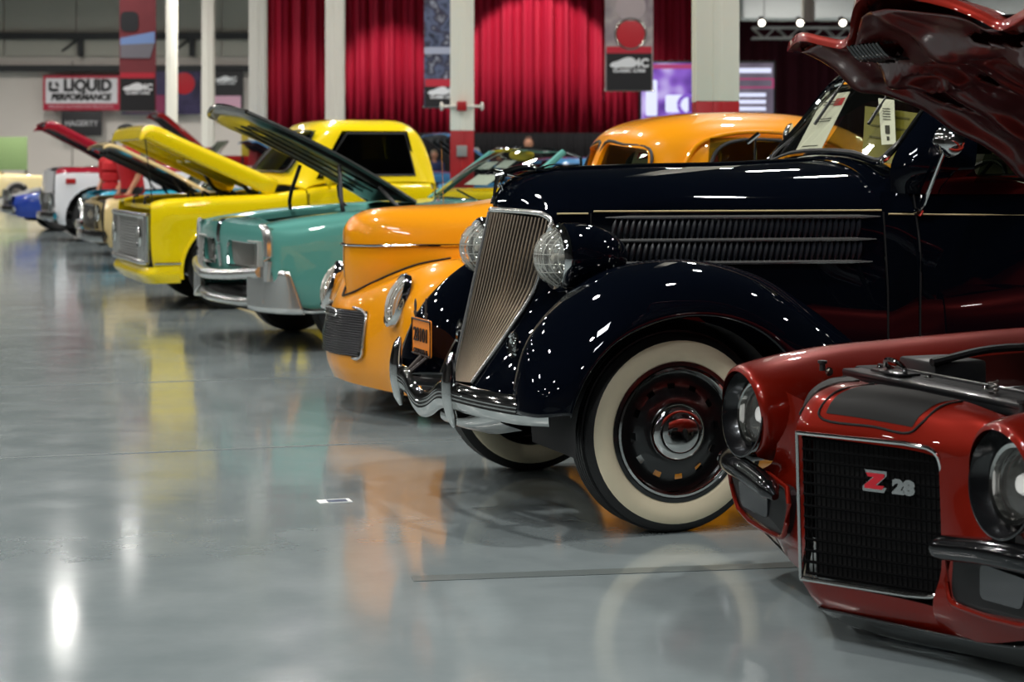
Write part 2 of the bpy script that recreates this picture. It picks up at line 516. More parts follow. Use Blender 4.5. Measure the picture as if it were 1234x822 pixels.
# fittings on the red based pillar
bm = bmesh.new(); zf = CH + (HY - 128) * (PY - .25) / FP
box(bm, (0, -.24, zf), (.15, .1, .15), .02); obj('alarm_box', bm, PR, pr)
bm = bmesh.new(); tube(bm, [(-.32, -.22, zf), (.3, -.22, zf)], .02, 8); lathe([(0, .04), (.06, .03), (.07, 0), (0, -.03)], 16, axis_m((-.3, -.22, zf), (-1, 0, 0)), bm=bm); lathe([(0, .04), (.06, .03), (.07, 0), (0, -.03)], 16, axis_m((.3, -.22, zf), (1, 0, 0)), bm=bm)
obj('emergency_light', bm, mat('pale_plastic', 'd9d4c9', .5), pr)
obj('outlet_box', boxbm((0, -.21, CH + (HY - 182) * (PY - .2) / FP), (.16, .07, .17), .01), mat('grey_metal_box', '8d8d8b', .5), pr)

# ================================================================ curtains
def curtain(name, x0, x1, z0, z1, Y, m, amp=.12, pitch=.5, seed=1):
    rnd = random.Random(seed); bm = bmesh.new()
    n = int((x1 - x0) / .05); ph = 0; xs = []
    cols = []
    for i in range(n + 1):
        x = x0 + (x1 - x0) * i / n
        y = amp * math.sin(2 * PI * x / pitch + 1.3 * math.sin(x * 1.7 + seed)) * (.7 + .3 * math.sin(x * .9)) + .05 * math.sin(2 * PI * x / (pitch * .37))
        cols.append([bm.verts.new((x, Y + y * (1 - .25 * k / 4), z0 + (z1 - z0) * k / 4)) for k in range(5)])
    for i in range(n):
        for k in range(4): bm.faces.new((cols[i][k], cols[i + 1][k], cols[i + 1][k + 1], cols[i][k + 1]))
    o = obj(name, bm, m); solid(o, .02); return o
CY = 50.0
xa = lambda px, Y=CY: (px - CX) * Y / FP
za = lambda py, Y=CY: CH + (HY - py) * Y / FP
CURT = mat('crimson_velvet', 'b0042f', .75, noise=(6, .06)); UNLIT_CRIMSON = mat('unlit_crimson_velvet', '4a0a20', .85, noise=(6, .08)); BLACKC = mat('black_drape_cloth', '050508', .95)  # side drape is crimson cloth outside the spots, its shade put into the colour
for a, b, lab in ((318, 404, 'crimson curtain panel left of the pillar above the yellow pickup'), (402, 560, 'brightly lit crimson curtain panel behind the yellow pickup roof'), (556, 836, 'widest crimson curtain panel, between the red based pillar and the widest pillar')):
    tag(curtain('stage_curtain', xa(a), xa(b), za(163), 9.6, CY + .15 * (a == 402), CURT, seed=a), lab, 'curtain')
tag(curtain('side_drape', xa(836, 51), xa(1260, 51), .02, za(26, 51), 51, UNLIT_CRIMSON, .15, .7, 5), 'crimson drape, shade painted into its colour, behind the purple screens and the lighting truss', 'curtain')
tag(curtain('stage_skirt', xa(316, 49.4), xa(860, 49.4), .02, za(160, 49.4), 49.6, BLACKC, .05, .4, 6), 'black skirting cloth hanging below the crimson curtains', 'skirt')

# ================================================================ projection screens
def screen(name, x0, x1, y0, y1, Y, label, kind):
    a, b = world_at(x0, y0, Y), world_at(x1, y1, Y)
    cx, cz, wd, hh = (a[0] + b[0]) / 2, (a[2] + b[2]) / 2, b[0] - a[0], a[2] - b[2]
    r = empty(name, (cx, Y, 0), 0, label, 'screen')
    bm = bmesh.new(); box(bm, (0, .06, cz), (wd + .12, .08, hh + .12), .02)
    for s in (-1, 1):
        tube(bm, [(s * wd * .4, .06, .03), (s * wd * .4, .06, cz)], .03, 8, smooth=False); box(bm, (s * wd * .4, .06, .03), (.1, .9, .05))
    obj('frame', bm, SATIN, r)
    m = bpy.data.materials.new(name + '_image'); m.use_nodes = True; nt = m.node_tree; bs = nt.nodes['Principled BSDF']
    tc = nt.nodes.new('ShaderNodeTexCoord'); n = nt.nodes.new('ShaderNodeTexNoise'); n.inputs['Scale'].default_value = 1.6; n.inputs['Detail'].default_value = 1
    nt.links.new(tc.outputs['Object'], n.inputs['Vector']); cr = nt.nodes.new('ShaderNodeValToRGB'); nt.links.new(n.outputs['Fac'], cr.inputs[0])
    e = cr.color_ramp.elements
    if kind == 'v':
        e[0].position = .38; e[0].color = srgb('5a2f96'); e[1].position = .62; e[1].color = srgb('c9b6f4'); k = cr.color_ramp.elements.new(.5); k.color = srgb('8f5fd0'); es = .9
    else:
        e[0].position = .4; e[0].color = srgb('6f6478'); e[1].position = .7; e[1].color = srgb('8d8396'); es = .6
    nt.links.new(cr.outputs[0], bs.inputs['Emission Color']); bs.inputs['Emission Strength'].default_value = es; bs.inputs['Base Color'].default_value = (.02, .02, .02, 1)
    obj('display', boxbm((0, 0, cz), (wd, .03, hh)), m, r)
    return r, cz, wd, hh
LW = mat('screen_white', '202020', .5, emit='dfe4ff', es=1.1); LP = mat('screen_pink', '202020', .5, emit='c2457c', es=.7); LV = mat('screen_violet', '202020', .5, emit='8a5ad8', es=.8)
r, cz, wd, hh = screen('projection_screen', 773, 858, 76, 146, 44, 'bright violet and white projection screen left of the widest pillar', 'v')
bm = bmesh.new(); box(bm, (-wd * .36, -.03, cz - hh * .1), (wd * .16, .02, hh * .62), .04); box(bm, (wd * .0, -.03, cz - hh * .2), (wd * .32, .02, hh * .3), .05)
obj('bright_shape', bm, LW, r)
obj('ring_shape', tubebm([(wd * .16 + .22 * math.cos(t * PI / 6), -.04, cz - hh * .22 + .22 * math.sin(t * PI / 6)) for t in range(12)], .05, 6, closed=True), LV, r)
obj('top_bar', boxbm((0, -.03, cz + hh * .44), (wd * .96, .02, hh * .08)), LP, r)
r, cz, wd, hh = screen('display_screen', 860, 932, 76, 140, 44.6, 'grey display screen listing white text with a pink bar, right of widest pillar', 'g')
bm = bmesh.new(); box(bm, (wd * .16, -.03, cz + hh * .36), (wd * .6, .02, hh * .09)); 
for k in range(4): box(bm, (wd * .14, -.03, cz - hh * (.1 + .13 * k)), (wd * .46, .02, hh * .07))
obj('text_lines', bm, LW, r)
bm = bmesh.new(); box(bm, (wd * .1, -.03, cz + hh * .2), (wd * .8, .02, hh * .03)); box(bm, (wd * .1, -.03, cz + hh * .04), (wd * .8, .02, hh * .03)); box(bm, (wd * .49, -.03, cz + hh * .12), (wd * .03, .02, hh * .19))
obj('pink_frame', bm, LP, r)

# ================================================================ hanging banners
def banner(x0, x1, y0, y1, Y, label, split, top):
    a, b = world_at(x0, y0, Y), world_at(x1, y1, Y)
    cx, wd = (a[0] + b[0]) / 2, b[0] - a[0]
    r = empty('hanging_banner', (cx, Y, 0), 0, label, 'banner', 'vertical banners hung from the ceiling')
    zt_, zb = a[2], b[2]; zs = CH + (HY - split) * Y / FP
    obj('cloth', boxbm((0, 0, (zt_ + zb) / 2), (wd, .02, zt_ - zb)), top, r)
    obj('black_panel', boxbm((0, -.015, (zs + zb) / 2), (wd * .94, .02, zs - zb)), mat('banner_black', '1b1a1d', .7), r)
    obj('red_stripe', boxbm((0, -.016, zs + .06), (wd * .94, .02, .13)), mat('banner_red', 'c3283a', .7), r)
    bm = bmesh.new(); tube(bm, [(-wd / 2 - .03, 0, zt_), (wd / 2 + .03, 0, zt_)], .025, 8, smooth=False); tube(bm, [(-wd / 2 - .02, 0, zb), (wd / 2 + .02, 0, zb)], .02, 8, smooth=False)
    for s in (-1, 1): tube(bm, [(s * wd * .4, 0, zt_), (s * wd * .4, 0, ZC)], .01, 6, smooth=False)
    obj('hanging_rod', bm, DULL_CHROME, r)
    logo_racing((0, -.03, zb + (zs - zb) * .66), wd * .8, r)
    return r, wd, zb, zt_, zs
def logo_racing(pos, wd, parent, m=None):
    """white speeding car silhouette over two lines of lettering"""
    m = m or mat('banner_white', 'e8e8ea', .7); x, y, z = pos; k = wd
    P = [(-.5, 0), (-.44, .08), (-.3, .12), (-.12, .2), (.05, .22), (.16, .15), (.2, .06), (.16, -.02), (.0, -.05), (-.2, -.04), (-.34, -.06)]
    bm = prism(spline([(x + a * k, y, z + b * k) for a, b in P], 3, True), (0, .01, 0))
    obj('car_emblem', bm, m, parent, smooth=False)
    text('lettering', '4C', k * .3, facing((x + k * .33, y, z + k * .06), (1, 0, 0), (0, 0, 1)), m, parent, .004, bold=.01)
    text('lettering', 'CLASSIC CARS', k * .13, facing((x, y, z - k * .13), (1, 0, 0), (0, 0, 1)), m, parent, .004, bold=.004)
def pic_mat(name, cols, sc=2.0, rough=.6):
    m = bpy.data.materials.new(name); m.use_nodes = True; nt = m.node_tree; b = nt.nodes['Principled BSDF']; b.inputs['Roughness'].default_value = rough
    tc = nt.nodes.new('ShaderNodeTexCoord'); n = nt.nodes.new('ShaderNodeTexNoise'); n.inputs['Scale'].default_value = sc; n.inputs['Detail'].default_value = 2
    nt.links.new(tc.outputs['Object'], n.inputs['Vector']); cr = nt.nodes.new('ShaderNodeValToRGB'); nt.links.new(n.outputs['Fac'], cr.inputs[0])
    while len(cr.color_ramp.elements) < len(cols): cr.color_ramp.elements.new(.5)
    for i, c in enumerate(cols): cr.color_ramp.elements[i].position = .32 + .36 * i / (len(cols) - 1)
    for i, c in enumerate(cols): cr.color_ramp.elements[i].color = srgb(c)
    nt.links.new(cr.outputs[0], b.inputs['Base Color']); return m
# banner with tail lamps
r, wd, zb, zt_, zs = banner(729, 787, -14, 109, 36, 'grey and black banner picturing two round tail lamps, left of the violet screen', 64, pic_mat('lamp_banner_print', ['8d8286', 'b3a6a4', '7a6a76']))
zl = CH + (HY - 41) * 36 / FP
obj('printed_red_lamp', lathe([(0, .02), (.2, .015), (.27, .0), (.27, -.01)], 32, axis_m((.03, -.02, zl), (0, -1, 0))), mat('lamp_print_red', 'c4232f', .5), r)
obj('printed_clear_lamp', lathe([(0, .02), (.2, .015), (.29, .0), (.29, -.01)], 32, axis_m((.03, -.02, zl + .52), (0, -1, 0))), mat('lamp_print_grey', 'b9a9aa', .5), r)
obj('printed_lamp_rim', tubebm([(.03 + .29 * math.cos(t * PI / 8), -.02, zl + .29 * math.sin(t * PI / 8)) for t in range(16)], .02, 6, closed=True), DULL_CHROME, r)
r, wd, zb, zt_, zs = banner(511, 556, -8, 129, 33, 'blue grey photo banner half hidden behind the red based pillar', 104, pic_mat('engine_banner_print', ['1c2238', '59627e', '2a2438', 'b7bccb'], 3.5))
obj('pale_band', boxbm((0, -.012, CH + (HY - 61) * 33 / FP), (wd * .96, .01, .12)), mat('banner_pale', 'a9adc0', .7), r)
r, wd, zb, zt_, zs = banner(144, 188, -8, 134, 46, 'tall banner picturing a red car, hanging over the white wall sign', 94, mat('banner_brick', '7c3238', .7, noise=(3, .15)))
zz = lambda py: CH + (HY - py) * 46 / FP
obj('printed_window', prism(rounded([(-.42, -.015, zz(38)), (.02, -.015, zz(38)), (.02, -.015, zz(14)), (-.42, -.015, zz(14))], .15), (0, -.01, 0)), mat('banner_window_print', '26262a', .6), r, smooth=False)
obj('printed_blue_car', prism([(-.42, -.016, zz(54)), (.42, -.016, zz(52)), (.42, -.016, zz(38)), (-.42, -.016, zz(46))], (0, -.01, 0)), mat('banner_blue_print', '7f9bd0', .6), r, smooth=False)
obj('printed_grey_band', prism([(-.42, -.017, zz(70)), (.3, -.017, zz(70)), (.42, -.017, zz(52)), (-.42, -.017, zz(54))], (0, -.01, 0)), mat('banner_grey_print', '7c7880', .6), r, smooth=False)

# ================================================================ wall signs
def sign(name, x0, x1, y0, y1, label, m, Y=YB - .65):
    a, b = world_at(x0, y0, Y), world_at(x1, y1, Y); c = ((a[0] + b[0]) / 2, Y, (a[2] + b[2]) / 2)
    o = obj(name, boxbm((0, 0, 0), (b[0] - a[0], .06, a[2] - b[2]), .01), m); o.location = c
    tag(o, label, 'sign'); return o, b[0] - a[0], a[2] - b[2]
o, wd, hh = sign('wall_sign', 52, 145, 91, 133, 'white LIQUID sign with red border on the grey back wall', mat('sign_red', 'b3203c', .6))
obj('white_field', boxbm((0, -.035, hh * .06), (wd * .93, .03, hh * .72)), mat('sign_white', 'dedbdf', .6), o)
F0 = lambda x, z: facing((x, -.06, z), (1, 0, 0), (0, 0, 1))
text('lettering', 'LIQUID', hh * .46, F0(wd * .08, hh * .2), INK, o, .01, bold=.035, sx=.92)
text('lettering', 'PERFORMANCE', hh * .25, F0(-wd * .01, -hh * .13), INK, o, .01, shear=.2, bold=.022, sx=.98)
text('lettering', 'PREMIUM AUTOMOTIVE PRODUCTS', hh * .12, F0(-wd*.01, -hh * .4), mat('sign_pink', 'e7b9c3', .6), o, .01, sx=.95)
bm = bmesh.new(); tube(bm, [(-wd * .4, -.06, hh * .32), (-wd * .4, -.06, hh * .1), (-wd * .3, -.06, hh * .08)], .07, 6); tube(bm, [(-wd * .33, -.06, hh * .3), (-wd * .3, -.06, hh * .18)], .06, 6)
obj('drop_emblem', bm, INK, o)
o, wd, hh = sign('wall_sign', 74, 123, 134, 164, 'small black HAGERTY sign hanging under the white sign', mat('sign_black', '232225', .6))
text('lettering', 'HAGERTY', hh * .3, F0(0, 0), mat('sign_grey', 'a7a6a8', .6), o, .01, bold=.01)
o, wd, hh = sign('wall_sign', 146, 242, 86, 138, 'wide dark violet wall sign behind the two thinnest pillars', pic_mat('violet_sign_print', ['1f1c36', '3c3358', '241f3c'], 1.0), YB - .5)
obj('red_badge', lathe([(0, .02), (.42, .01), (.45, 0)], 24, axis_m((wd * .29, -.04, hh * .22), (0, -1, 0))), RED, o)
obj('pink_block', boxbm((-wd * .2, -.04, -hh * .25), (wd * .5, .02, hh * .4)), mat('sign_magenta', '8c3157', .6), o)
o, wd, hh = sign('wall_sign', 256, 293, 86, 137, 'black sign with white car emblem and pink lower half', mat('sign_black', '232225', .6))
obj('pink_field', boxbm((0, -.04, -hh * .26), (wd * .86, .02, hh * .36)), mat('sign_rose', 'd4a5ba', .6), o)
logo_racing((-wd * .05, -.06, hh * .28), wd * .7, o)
# pale green display board behind the far cream sedan, yellow board beside pillar
o, wd, hh = sign('display_board', -14, 33, 165, 205, 'pale green display board behind the far cream sedan', mat('green_board', '869f68', .6), 70)
bm = bmesh.new()
for s in (-1, 1): box(bm, (s * wd * .45, .08, -hh / 2 + .12 - (o.location.z - hh / 2) / 2), (.06, .06, o.location.z - hh / 2 + .24))
obj('leg', bm, SATIN, o)
o, wd, hh = sign('display_board', 291, 305, 160, 188, 'narrow yellow display board beside the pillar at the curtain edge', mat('yellow_board', 'c9b02e', .6), 42)
bm = bmesh.new()
for s in (-1, 1): box(bm, (s * wd * .45, .06, -hh / 2 + .1 - (o.location.z - hh / 2) / 2), (.04, .04, o.location.z - hh / 2 + .2))
obj('leg', bm, SATIN, o)

# ================================================================ lighting truss
a, b = world_at(907, 36, 46), world_at(1080, 44, 46)
bm = bmesh.new(); L_ = b[0] - a[0]
for dz in (0, .26):
    for dy in (0, .26): tube(bm, [(0, dy, dz), (L_, dy, dz)], .03, 8, smooth=False)
for i in range(12):
    x0, x1 = L_ * i / 12, L_ * (i + 1) / 12
    for dy in (0, .26): tube(bm, [(x0, dy, 0 if i % 2 else .26), (x1, dy, .26 if i % 2 else 0)], .015, 6, smooth=False)
for i in (1, 10): tube(bm, [(L_ * i / 12, .13, .26), (L_ * i / 12, .13, ZC - a[2] + .18)], .012, 6, smooth=False)
o = obj('hanging_truss', bm, mat('aluminium', 'cfcfcd', .5, .6)); o.location = (a[0], 46, a[2] - .2); tag(o, 'silver lighting truss hanging in front of the darkened drape', 'truss')
for i, (px, lab) in enumerate(((916, 'lit stage lamp at the left end of the silver truss'), (962, 'lit stage lamp near the middle of the silver truss'), (1013, 'lit stage lamp on the truss nearest the raised red hood'))):
    q = world_at(px, 29, 46)
    r = empty('stage_lamp', (q[0], 45.72, q[2]), 0, lab, 'lamp', 'stage lamps on the truss')
    obj('can', lathe([(.0, -.25), (.09, -.24), (.11, -.1), (.12, .06)], 20, axis_m((0, 0, .02), (0, -1, -.35))), SATIN, r)
    obj('lens', lathe([(0, .0), (.075, -.01)], 20, axis_m((0, -.04, .0), (0, -1, -.35))), mat('lamp_glow', 'ffffff', .5, emit='fff3df', es=9), r)
    obj('clamp', boxbm((0, .09, -.08), (.04, .17, .04)), SATIN, r)

# ================================================================ lights of the hall
def disk(x, y, z, p, size=.5, col=(1, .97, .92)):
    l = bpy.data.lights.new('high_bay_light', 'AREA'); l.shape = 'DISK'; l.size = size; l.energy = p; l.color = col; l.spread = math.radians(158)
    o = bpy.data.objects.new('high_bay_light', l); COL.objects.link(o); o.location = (x, y, z); return o
for ix in range(8):
    for iy in range(11):
        v, u = -24.5 + ix * 7.0, -9 + iy * 7.6
        x, y = v, u + (2.0 if ix % 2 else 0)
        if y > YB - 3: continue
        if x > -9 and 37 < y < 58: continue
        if y < 3 and x > 2: continue
        disk(x, y, ZC - .6, LP_W * (1.7 if y > 48 else 1.0 if y > 4 else .8))
# office style panels above the aisle
def panel(x, y, z, sx, sy, p, rz=0, tilt=0):
    l = bpy.data.lights.new('panel_light', 'AREA'); l.shape = 'RECTANGLE'; l.size = sx; l.size_y = sy; l.energy = p; l.color = (.9, .95, 1)
    o = bpy.data.objects.new('panel_light', l); COL.objects.link(o); o.location = (x, y, z); o.rotation_euler = (tilt, 0, rz); return o
panel(-1.5, 2.0, 7.5, 1.3, .8, 110); panel(-1.2, -1.2, 7.5, 1.3, .8, 110)
# stage spots washing the curtains from above
def spot(px, py, Yl, zl, Yt, p, ang, blend=.25, col=(1, .93, .9)):
    l = bpy.data.lights.new('stage_spot', 'SPOT'); l.energy = p; l.spot_size = math.radians(ang); l.spot_blend = blend; l.color = col; l.shadow_soft_size = .08
    o = bpy.data.objects.new('stage_spot', l); COL.objects.link(o)
    t = Vector(world_at(px, py, Yt)); o.location = (t.x, Yl, zl); o.rotation_euler = (t - o.location).to_track_quat('-Z', 'Y').to_euler(); return o
spot(648, 125, 45.5, 8.2, 50, 2100, 44); spot(470, 140, 45.5, 8.2, 50, 1800, 36, .6); spot(360, 170, 45.5, 8.2, 50, 400, 36, .8)
spot(760, 150, 45.5, 8.2, 50, 350, 34, .8)
# ================================================================ dark blue thirties car
fr = Frame(6.72, 2.773)
NAVY = paint('midnight_blue_paint', '04070f', .5, 0.0, 0.0)
root = car_root('vintage_car', fr, 'midnight blue 1930s car with whitewall tyre, tall slanted grille and closed bonnet')
CREAM = mat('pinstripe_cream', 'cdb98a', .5)
hx = [-.268, -.225, -.17, -.09, .1, .55, .98]
hb = {1.09: [.268, .275, .285, .30, .345, .43, .505], .97: [.255, .265, .28, .30, .35, .44, .52], .78: [.225, .24, .265, .295, .36, .45, .54]}
def lint(xs, ys, x):
    if x <= xs[0]: return ys[0]
    for i in range(len(xs) - 1):
        if x <= xs[i + 1]: return ys[i] + (ys[i + 1] - ys[i]) * (x - xs[i]) / (xs[i + 1] - xs[i])
    return ys[-1]
def side_lat(x, z):
    zs = [.78, .97, 1.09]
    return lint(zs, [lint(hx, hb[k], x) for k in zs], z)
rows = [
 [(-.405,0,1.12),(-.36,.09,1.117),(-.315,.18,1.112),(-.285,.24,1.104),(-.268,.268,1.085),(-.285,.255,.98),(-.315,.225,.83),(-.36,.20,.72)],
 [(-.385,0,1.165),(-.335,.10,1.16),(-.28,.19,1.143),(-.245,.25,1.118),(-.225,.275,1.09),(-.24,.265,.98),(-.265,.24,.83),(-.29,.22,.72)],
 [(-.335,0,1.215),(-.27,.105,1.205),(-.21,.20,1.175),(-.18,.26,1.13),(-.17,.285,1.095),(-.17,.28,.98),(-.19,.265,.82),(-.2,.26,.72)],
 [(-.24,0,1.248),(-.16,.11,1.236),(-.11,.21,1.20),(-.09,.275,1.14),(-.09,.30,1.10),(-.09,.30,.98),(-.1,.295,.8),(-.1,.29,.7)],
 [(.1,.0,1.27),(.1,.14,1.255),(.1,.25,1.213),(.1,.325,1.15),(.1,.345,1.10),(.1,.35,.97),(.1,.36,.78),(.1,.36,.66)],
 [(.55,0,1.28),(.55,.17,1.265),(.55,.31,1.222),(.55,.40,1.155),(.55,.43,1.10),(.55,.44,.96),(.55,.45,.76),(.55,.45,.6)],
 [(.965,0,1.30),(.967,.2,1.285),(.97,.36,1.24),(.975,.465,1.165),(.98,.505,1.095),(.98,.52,.95),(.98,.54,.7),(.98,.54,.5)]]
hood = obj('hood', patch(rows, 7, 6, mirror=True), NAVY, root, angle=60)
def strip_on_side(bm, x0, x1, z, off, r, seg=8, flat=1.0, taper=True, zf=None):
    for s in (-1, 1):
        n = 24; P = []
        for i in range(n + 1):
            x = x0 + (x1 - x0) * i / n; zz = z if zf is None else zf(x)
            P.append((x, s * (side_lat(x, zz) + off), zz))
        rr = [r * .3] + [r] * 11 + [r * .3] if taper else r
        tube(bm, P, rr, seg, 1, smooth=False, flat=flat)
    return bm
obj('pinstripe', strip_on_side(strip_on_side(bmesh.new(), -.25, -.135, 1.098, .003, .0035, taper=False), -.115, .975, 1.106, .002, .0035, taper=False), CREAM, hood)
bm = bmesh.new()
for s in (-1, 1): tube(bm, [(-.125, s * (side_lat(-.125, z) + .002), z) for z in (1.1, 1.0, .9, .8, .72)], .003, 6, 1)
obj('hood_seam', bm, MATTE, hood); bm = bmesh.new()
for s in (-1, 1): tube(bm, [(.983, s * (side_lat(.983, z) + .002), z) for z in (1.22 - .12, 1.0, .9, .8, .6)], .004, 6, 1)
obj('hood_seam', bm, MATTE, hood)
bm = bmesh.new()
for z, a, b in ((1.083, -.075, .965), (.998, -.1, .945), (.914, -.1, .925)):
    strip_on_side(bm, a, b, z, .010, .0075, flat=1.0)
obj('louvre_trim', bm, TRIM, hood)
for za_, zb_ in ((1.005, 1.076), (.921, .991)):
    bm = bmesh.new()
    for s in (-1, 1):
        for i in range(42):
            x = -.05 + i * .0225; P = []
            for k in range(5):
                t = k / 4; z = za_ + (zb_ - za_) * t; xx = x + .016 * t
                P.append((xx, s * (side_lat(xx, z) + .004), z))
            tube(bm, P, [.003, .009, .0105, .009, .003], 6, 2)
    obj('louvres', bm, mat('louvre_paint', '10141c', .4, coat=.3, coat_r=.25), hood)
# centre hood bead
obj('hood_bead', tubebm([(-.40,0,1.125),(-.385,0,1.17),(-.335,0,1.219),(-.24,0,1.252),(.1,0,1.274),(.55,0,1.284),(.96,0,1.303)], .006, 8, 6), CHROME, hood)
# ---- leaping hound ornament
bm = bmesh.new()
tube(bm, [(-.40,0,1.13),(-.398,0,1.165),(-.392,0,1.20),(-.382,0,1.235)], [.016,.006,.008,.012], 8)
tube(bm, [(-.395,0,1.238),(-.36,0,1.246),(-.31,0,1.262),(-.25,0,1.268),(-.215,0,1.258)], [.008,.020,.016,.017,.008], 10, flat=.8)
tube(bm, [(-.375,0,1.245),(-.405,0,1.252),(-.432,0,1.244)], [.012,.011,.004], 8)
for s in (-1, 1):
    tube(bm, [(-.365,s*.012,1.238),(-.375,s*.016,1.21),(-.368,s*.012,1.182),(-.372,s*.01,1.165)], [.008,.004,.003,.003], 6)
    tube(bm, [(-.235,s*.012,1.262),(-.20,s*.016,1.256),(-.17,s*.014,1.262),(-.14,s*.012,1.272)], [.010,.006,.004,.002], 6)
    tube(bm, [(-.355,s*.01,1.245),(-.32,s*.03,1.235),(-.29,s*.035,1.228)], [.006,.004,.002], 6)
tube(bm, [(-.215,0,1.262),(-.18,0,1.276),(-.13,0,1.282)], [.006,.003,.001], 6)
obj('hound_ornament', bm, CHROME, hood)
# ---- grille
def g_edge(t):
    return Vector(spline([(-.262,.262,1.078),(-.285,.255,.98),(-.315,.228,.83),(-.405,.172,.66),(-.52,.10,.470)], 10)[int(round(t * 40))])
def g_ridge(t): return Vector((-.410 - .148 * t, 0, 1.10 - .63 * t))
bars, back = bmesh.new(), bmesh.new()
NB = 19
for s in (-1, 1):
    for i in range(NB):
        f = (i + .5) / NB; P = []
        for k in range(0, 41, 4):
            t = k / 40; p = g_ridge(t).lerp(g_edge(t), f); p.x -= .012 * math.sin(PI * f); p.y *= s; P.append(p)
        w0 = .0043
        tube(bars, P, [w0 + .0008] + [w0] * 6 + [w0 * .72] * 4, 6, 1, smooth=False)
    g = [[back.verts.new(Vector((1, s, 1)) * (g_ridge(k / 20).lerp(g_edge(k / 20), j / 4)) + Vector((.022, 0, 0))) for j in range(5)] for k in range(21)]
    for k in range(20):
        for j in range(4): back.faces.new((g[k][j], g[k][j + 1], g[k + 1][j + 1], g[k + 1][j]))
gr = obj('grille', bars, mat('grille_bars', 'c4b5a2', .32, 1.0), root)
obj('grille_backing', back, mat('grille_dark', '2b2521', .6), gr)
bm = bmesh.new()
for s in (-1, 1):
    P = [(-.412,0,1.108),(-.365,s*.09,1.106),(-.32,s*.18,1.102),(-.288,s*.235,1.094),(-.268,s*.262,1.070)] + [tuple(Vector((1,s,1)) * g_edge(k / 40) + Vector((-.004, s * .004, 0))) for k in range(4, 41, 4)]
    tube(bm, P, [.011] * 8 + [.008] * 10, 10, 4)
tube(bm, [tuple(g_ridge(t) + Vector((-.008, 0, 0))) for t in (0, .25, .5, .75, 1)], .008, 8, 3)
obj('grille_surround', bm, TRIM, gr)
# ---- nose sheet beside the grille
for s in (1, -1):
    o = obj('nose_panel', patch([[(x, s * y, z) for x, y, z in r] for r in [
        [(-.285,.255,.95),(-.20,.29,.92),(-.10,.36,.88),(-.02,.46,.85)],
        [(-.312,.23,.83),(-.25,.285,.83),(-.18,.36,.83),(-.14,.46,.82)],
        [(-.355,.20,.74),(-.31,.27,.73),(-.27,.36,.735),(-.25,.46,.74)],
        [(-.43,.155,.62),(-.395,.25,.62),(-.375,.36,.62),(-.37,.46,.61)],
        [(-.50,.113,.50),(-.47,.22,.50),(-.45,.36,.50),(-.43,.46,.48)],
        [(-.525,.10,.455),(-.50,.22,.45),(-.47,.36,.44),(-.44,.46,.44)]]], 5, 5), NAVY, root, angle=60)
    obj('joint_bead', tubebm([(-.14,s*.452,.82),(-.265,s*.43,.74),(-.39,s*.425,.61),(-.452,s*.43,.50),(-.47,s*.44,.45)], .004, 6, 5), DULL_CHROME, o)
    # oval horn cover
    M = axis_m((-.425, s*.305, .625), (-1, s*.45, .12)) 
    bm = lathe([(.030,.0),(.036,.012),(.031,.020),(.025,.012),(.022,.016),(.016,.012),(.012,.018),(.006,.014),(0,.02)], 28, M @ Matrix.Diagonal((1.35, .85, 1, 1)))
    obj('horn_cover', bm, CHROME, o)
# ---- front fenders
F = [
 [(-.44,.43,.44),(-.49,.50,.435),(-.545,.60,.43),(-.565,.70,.43),(-.53,.82,.43),(-.44,.885,.44)],
 [(-.43,.43,.50),(-.485,.50,.51),(-.54,.60,.52),(-.55,.70,.52),(-.51,.83,.51),(-.42,.887,.50)],
 [(-.36,.43,.62),(-.44,.50,.65),(-.49,.60,.67),(-.49,.70,.67),(-.435,.83,.63),(-.375,.888,.585)],
 [(-.25,.43,.74),(-.33,.50,.785),(-.365,.60,.81),(-.36,.70,.81),(-.315,.83,.755),(-.285,.888,.68)],
 [(-.12,.44,.83),(-.18,.51,.875),(-.20,.60,.905),(-.20,.70,.905),(-.175,.83,.845),(-.155,.888,.742)],
 [(.02,.45,.86),(0,.53,.91),(0,.61,.94),(0,.70,.938),(0,.83,.878),(0,.888,.768)],
 [(.18,.47,.85),(.18,.55,.905),(.18,.62,.93),(.18,.71,.926),(.17,.83,.87),(.155,.888,.752)],
 [(.36,.49,.79),(.37,.56,.845),(.38,.63,.872),(.38,.71,.866),(.34,.83,.81),(.29,.888,.695)],
 [(.54,.51,.70),(.55,.57,.745),(.56,.64,.768),(.56,.71,.76),(.50,.83,.71),(.39,.888,.605)],
 [(.72,.53,.57),(.74,.58,.615),(.75,.65,.635),(.74,.72,.625),(.66,.83,.575),(.47,.888,.49)],
 [(.90,.55,.44),(.93,.60,.475),(.94,.66,.49),(.93,.73,.48),(.82,.84,.44),(.53,.888,.38)],
 [(1.10,.56,.36),(1.12,.62,.37),(1.12,.68,.375),(1.10,.75,.37),(1.0,.85,.35),(.60,.888,.31)]]
for s in (1, -1):
    rows_ = [[(x, s * y, z) for x, y, z in r] + [(r[-1][0] + .008 * (1 if r[-1][0] < 0 else -1) , s * .872, r[-1][2] - .012)] for r in F]
    o = obj('front_fender', patch(rows_, 6, 5), NAVY, root, angle=70); solid(o, .004, -1)
    # dark inner liner of the arch
    lin = []
    for a in range(-10, 200, 15):
        q = math.radians(a); lin.append([(-.02 - .40 * math.cos(q), s * y, .36 + .385 * math.sin(q)) for y in (.46, .66, .87)])
    obj('arch_liner', patch(lin, 2, 2), MATTE, o)
    obj('arch_wall', prism([(-.02 - .40 * math.cos(math.radians(a)), s * .45, max(.25, .36 + .385 * math.sin(math.radians(a)))) for a in range(-10, 191, 10)], (0, s * .01, 0)), MATTE, o, smooth=False)
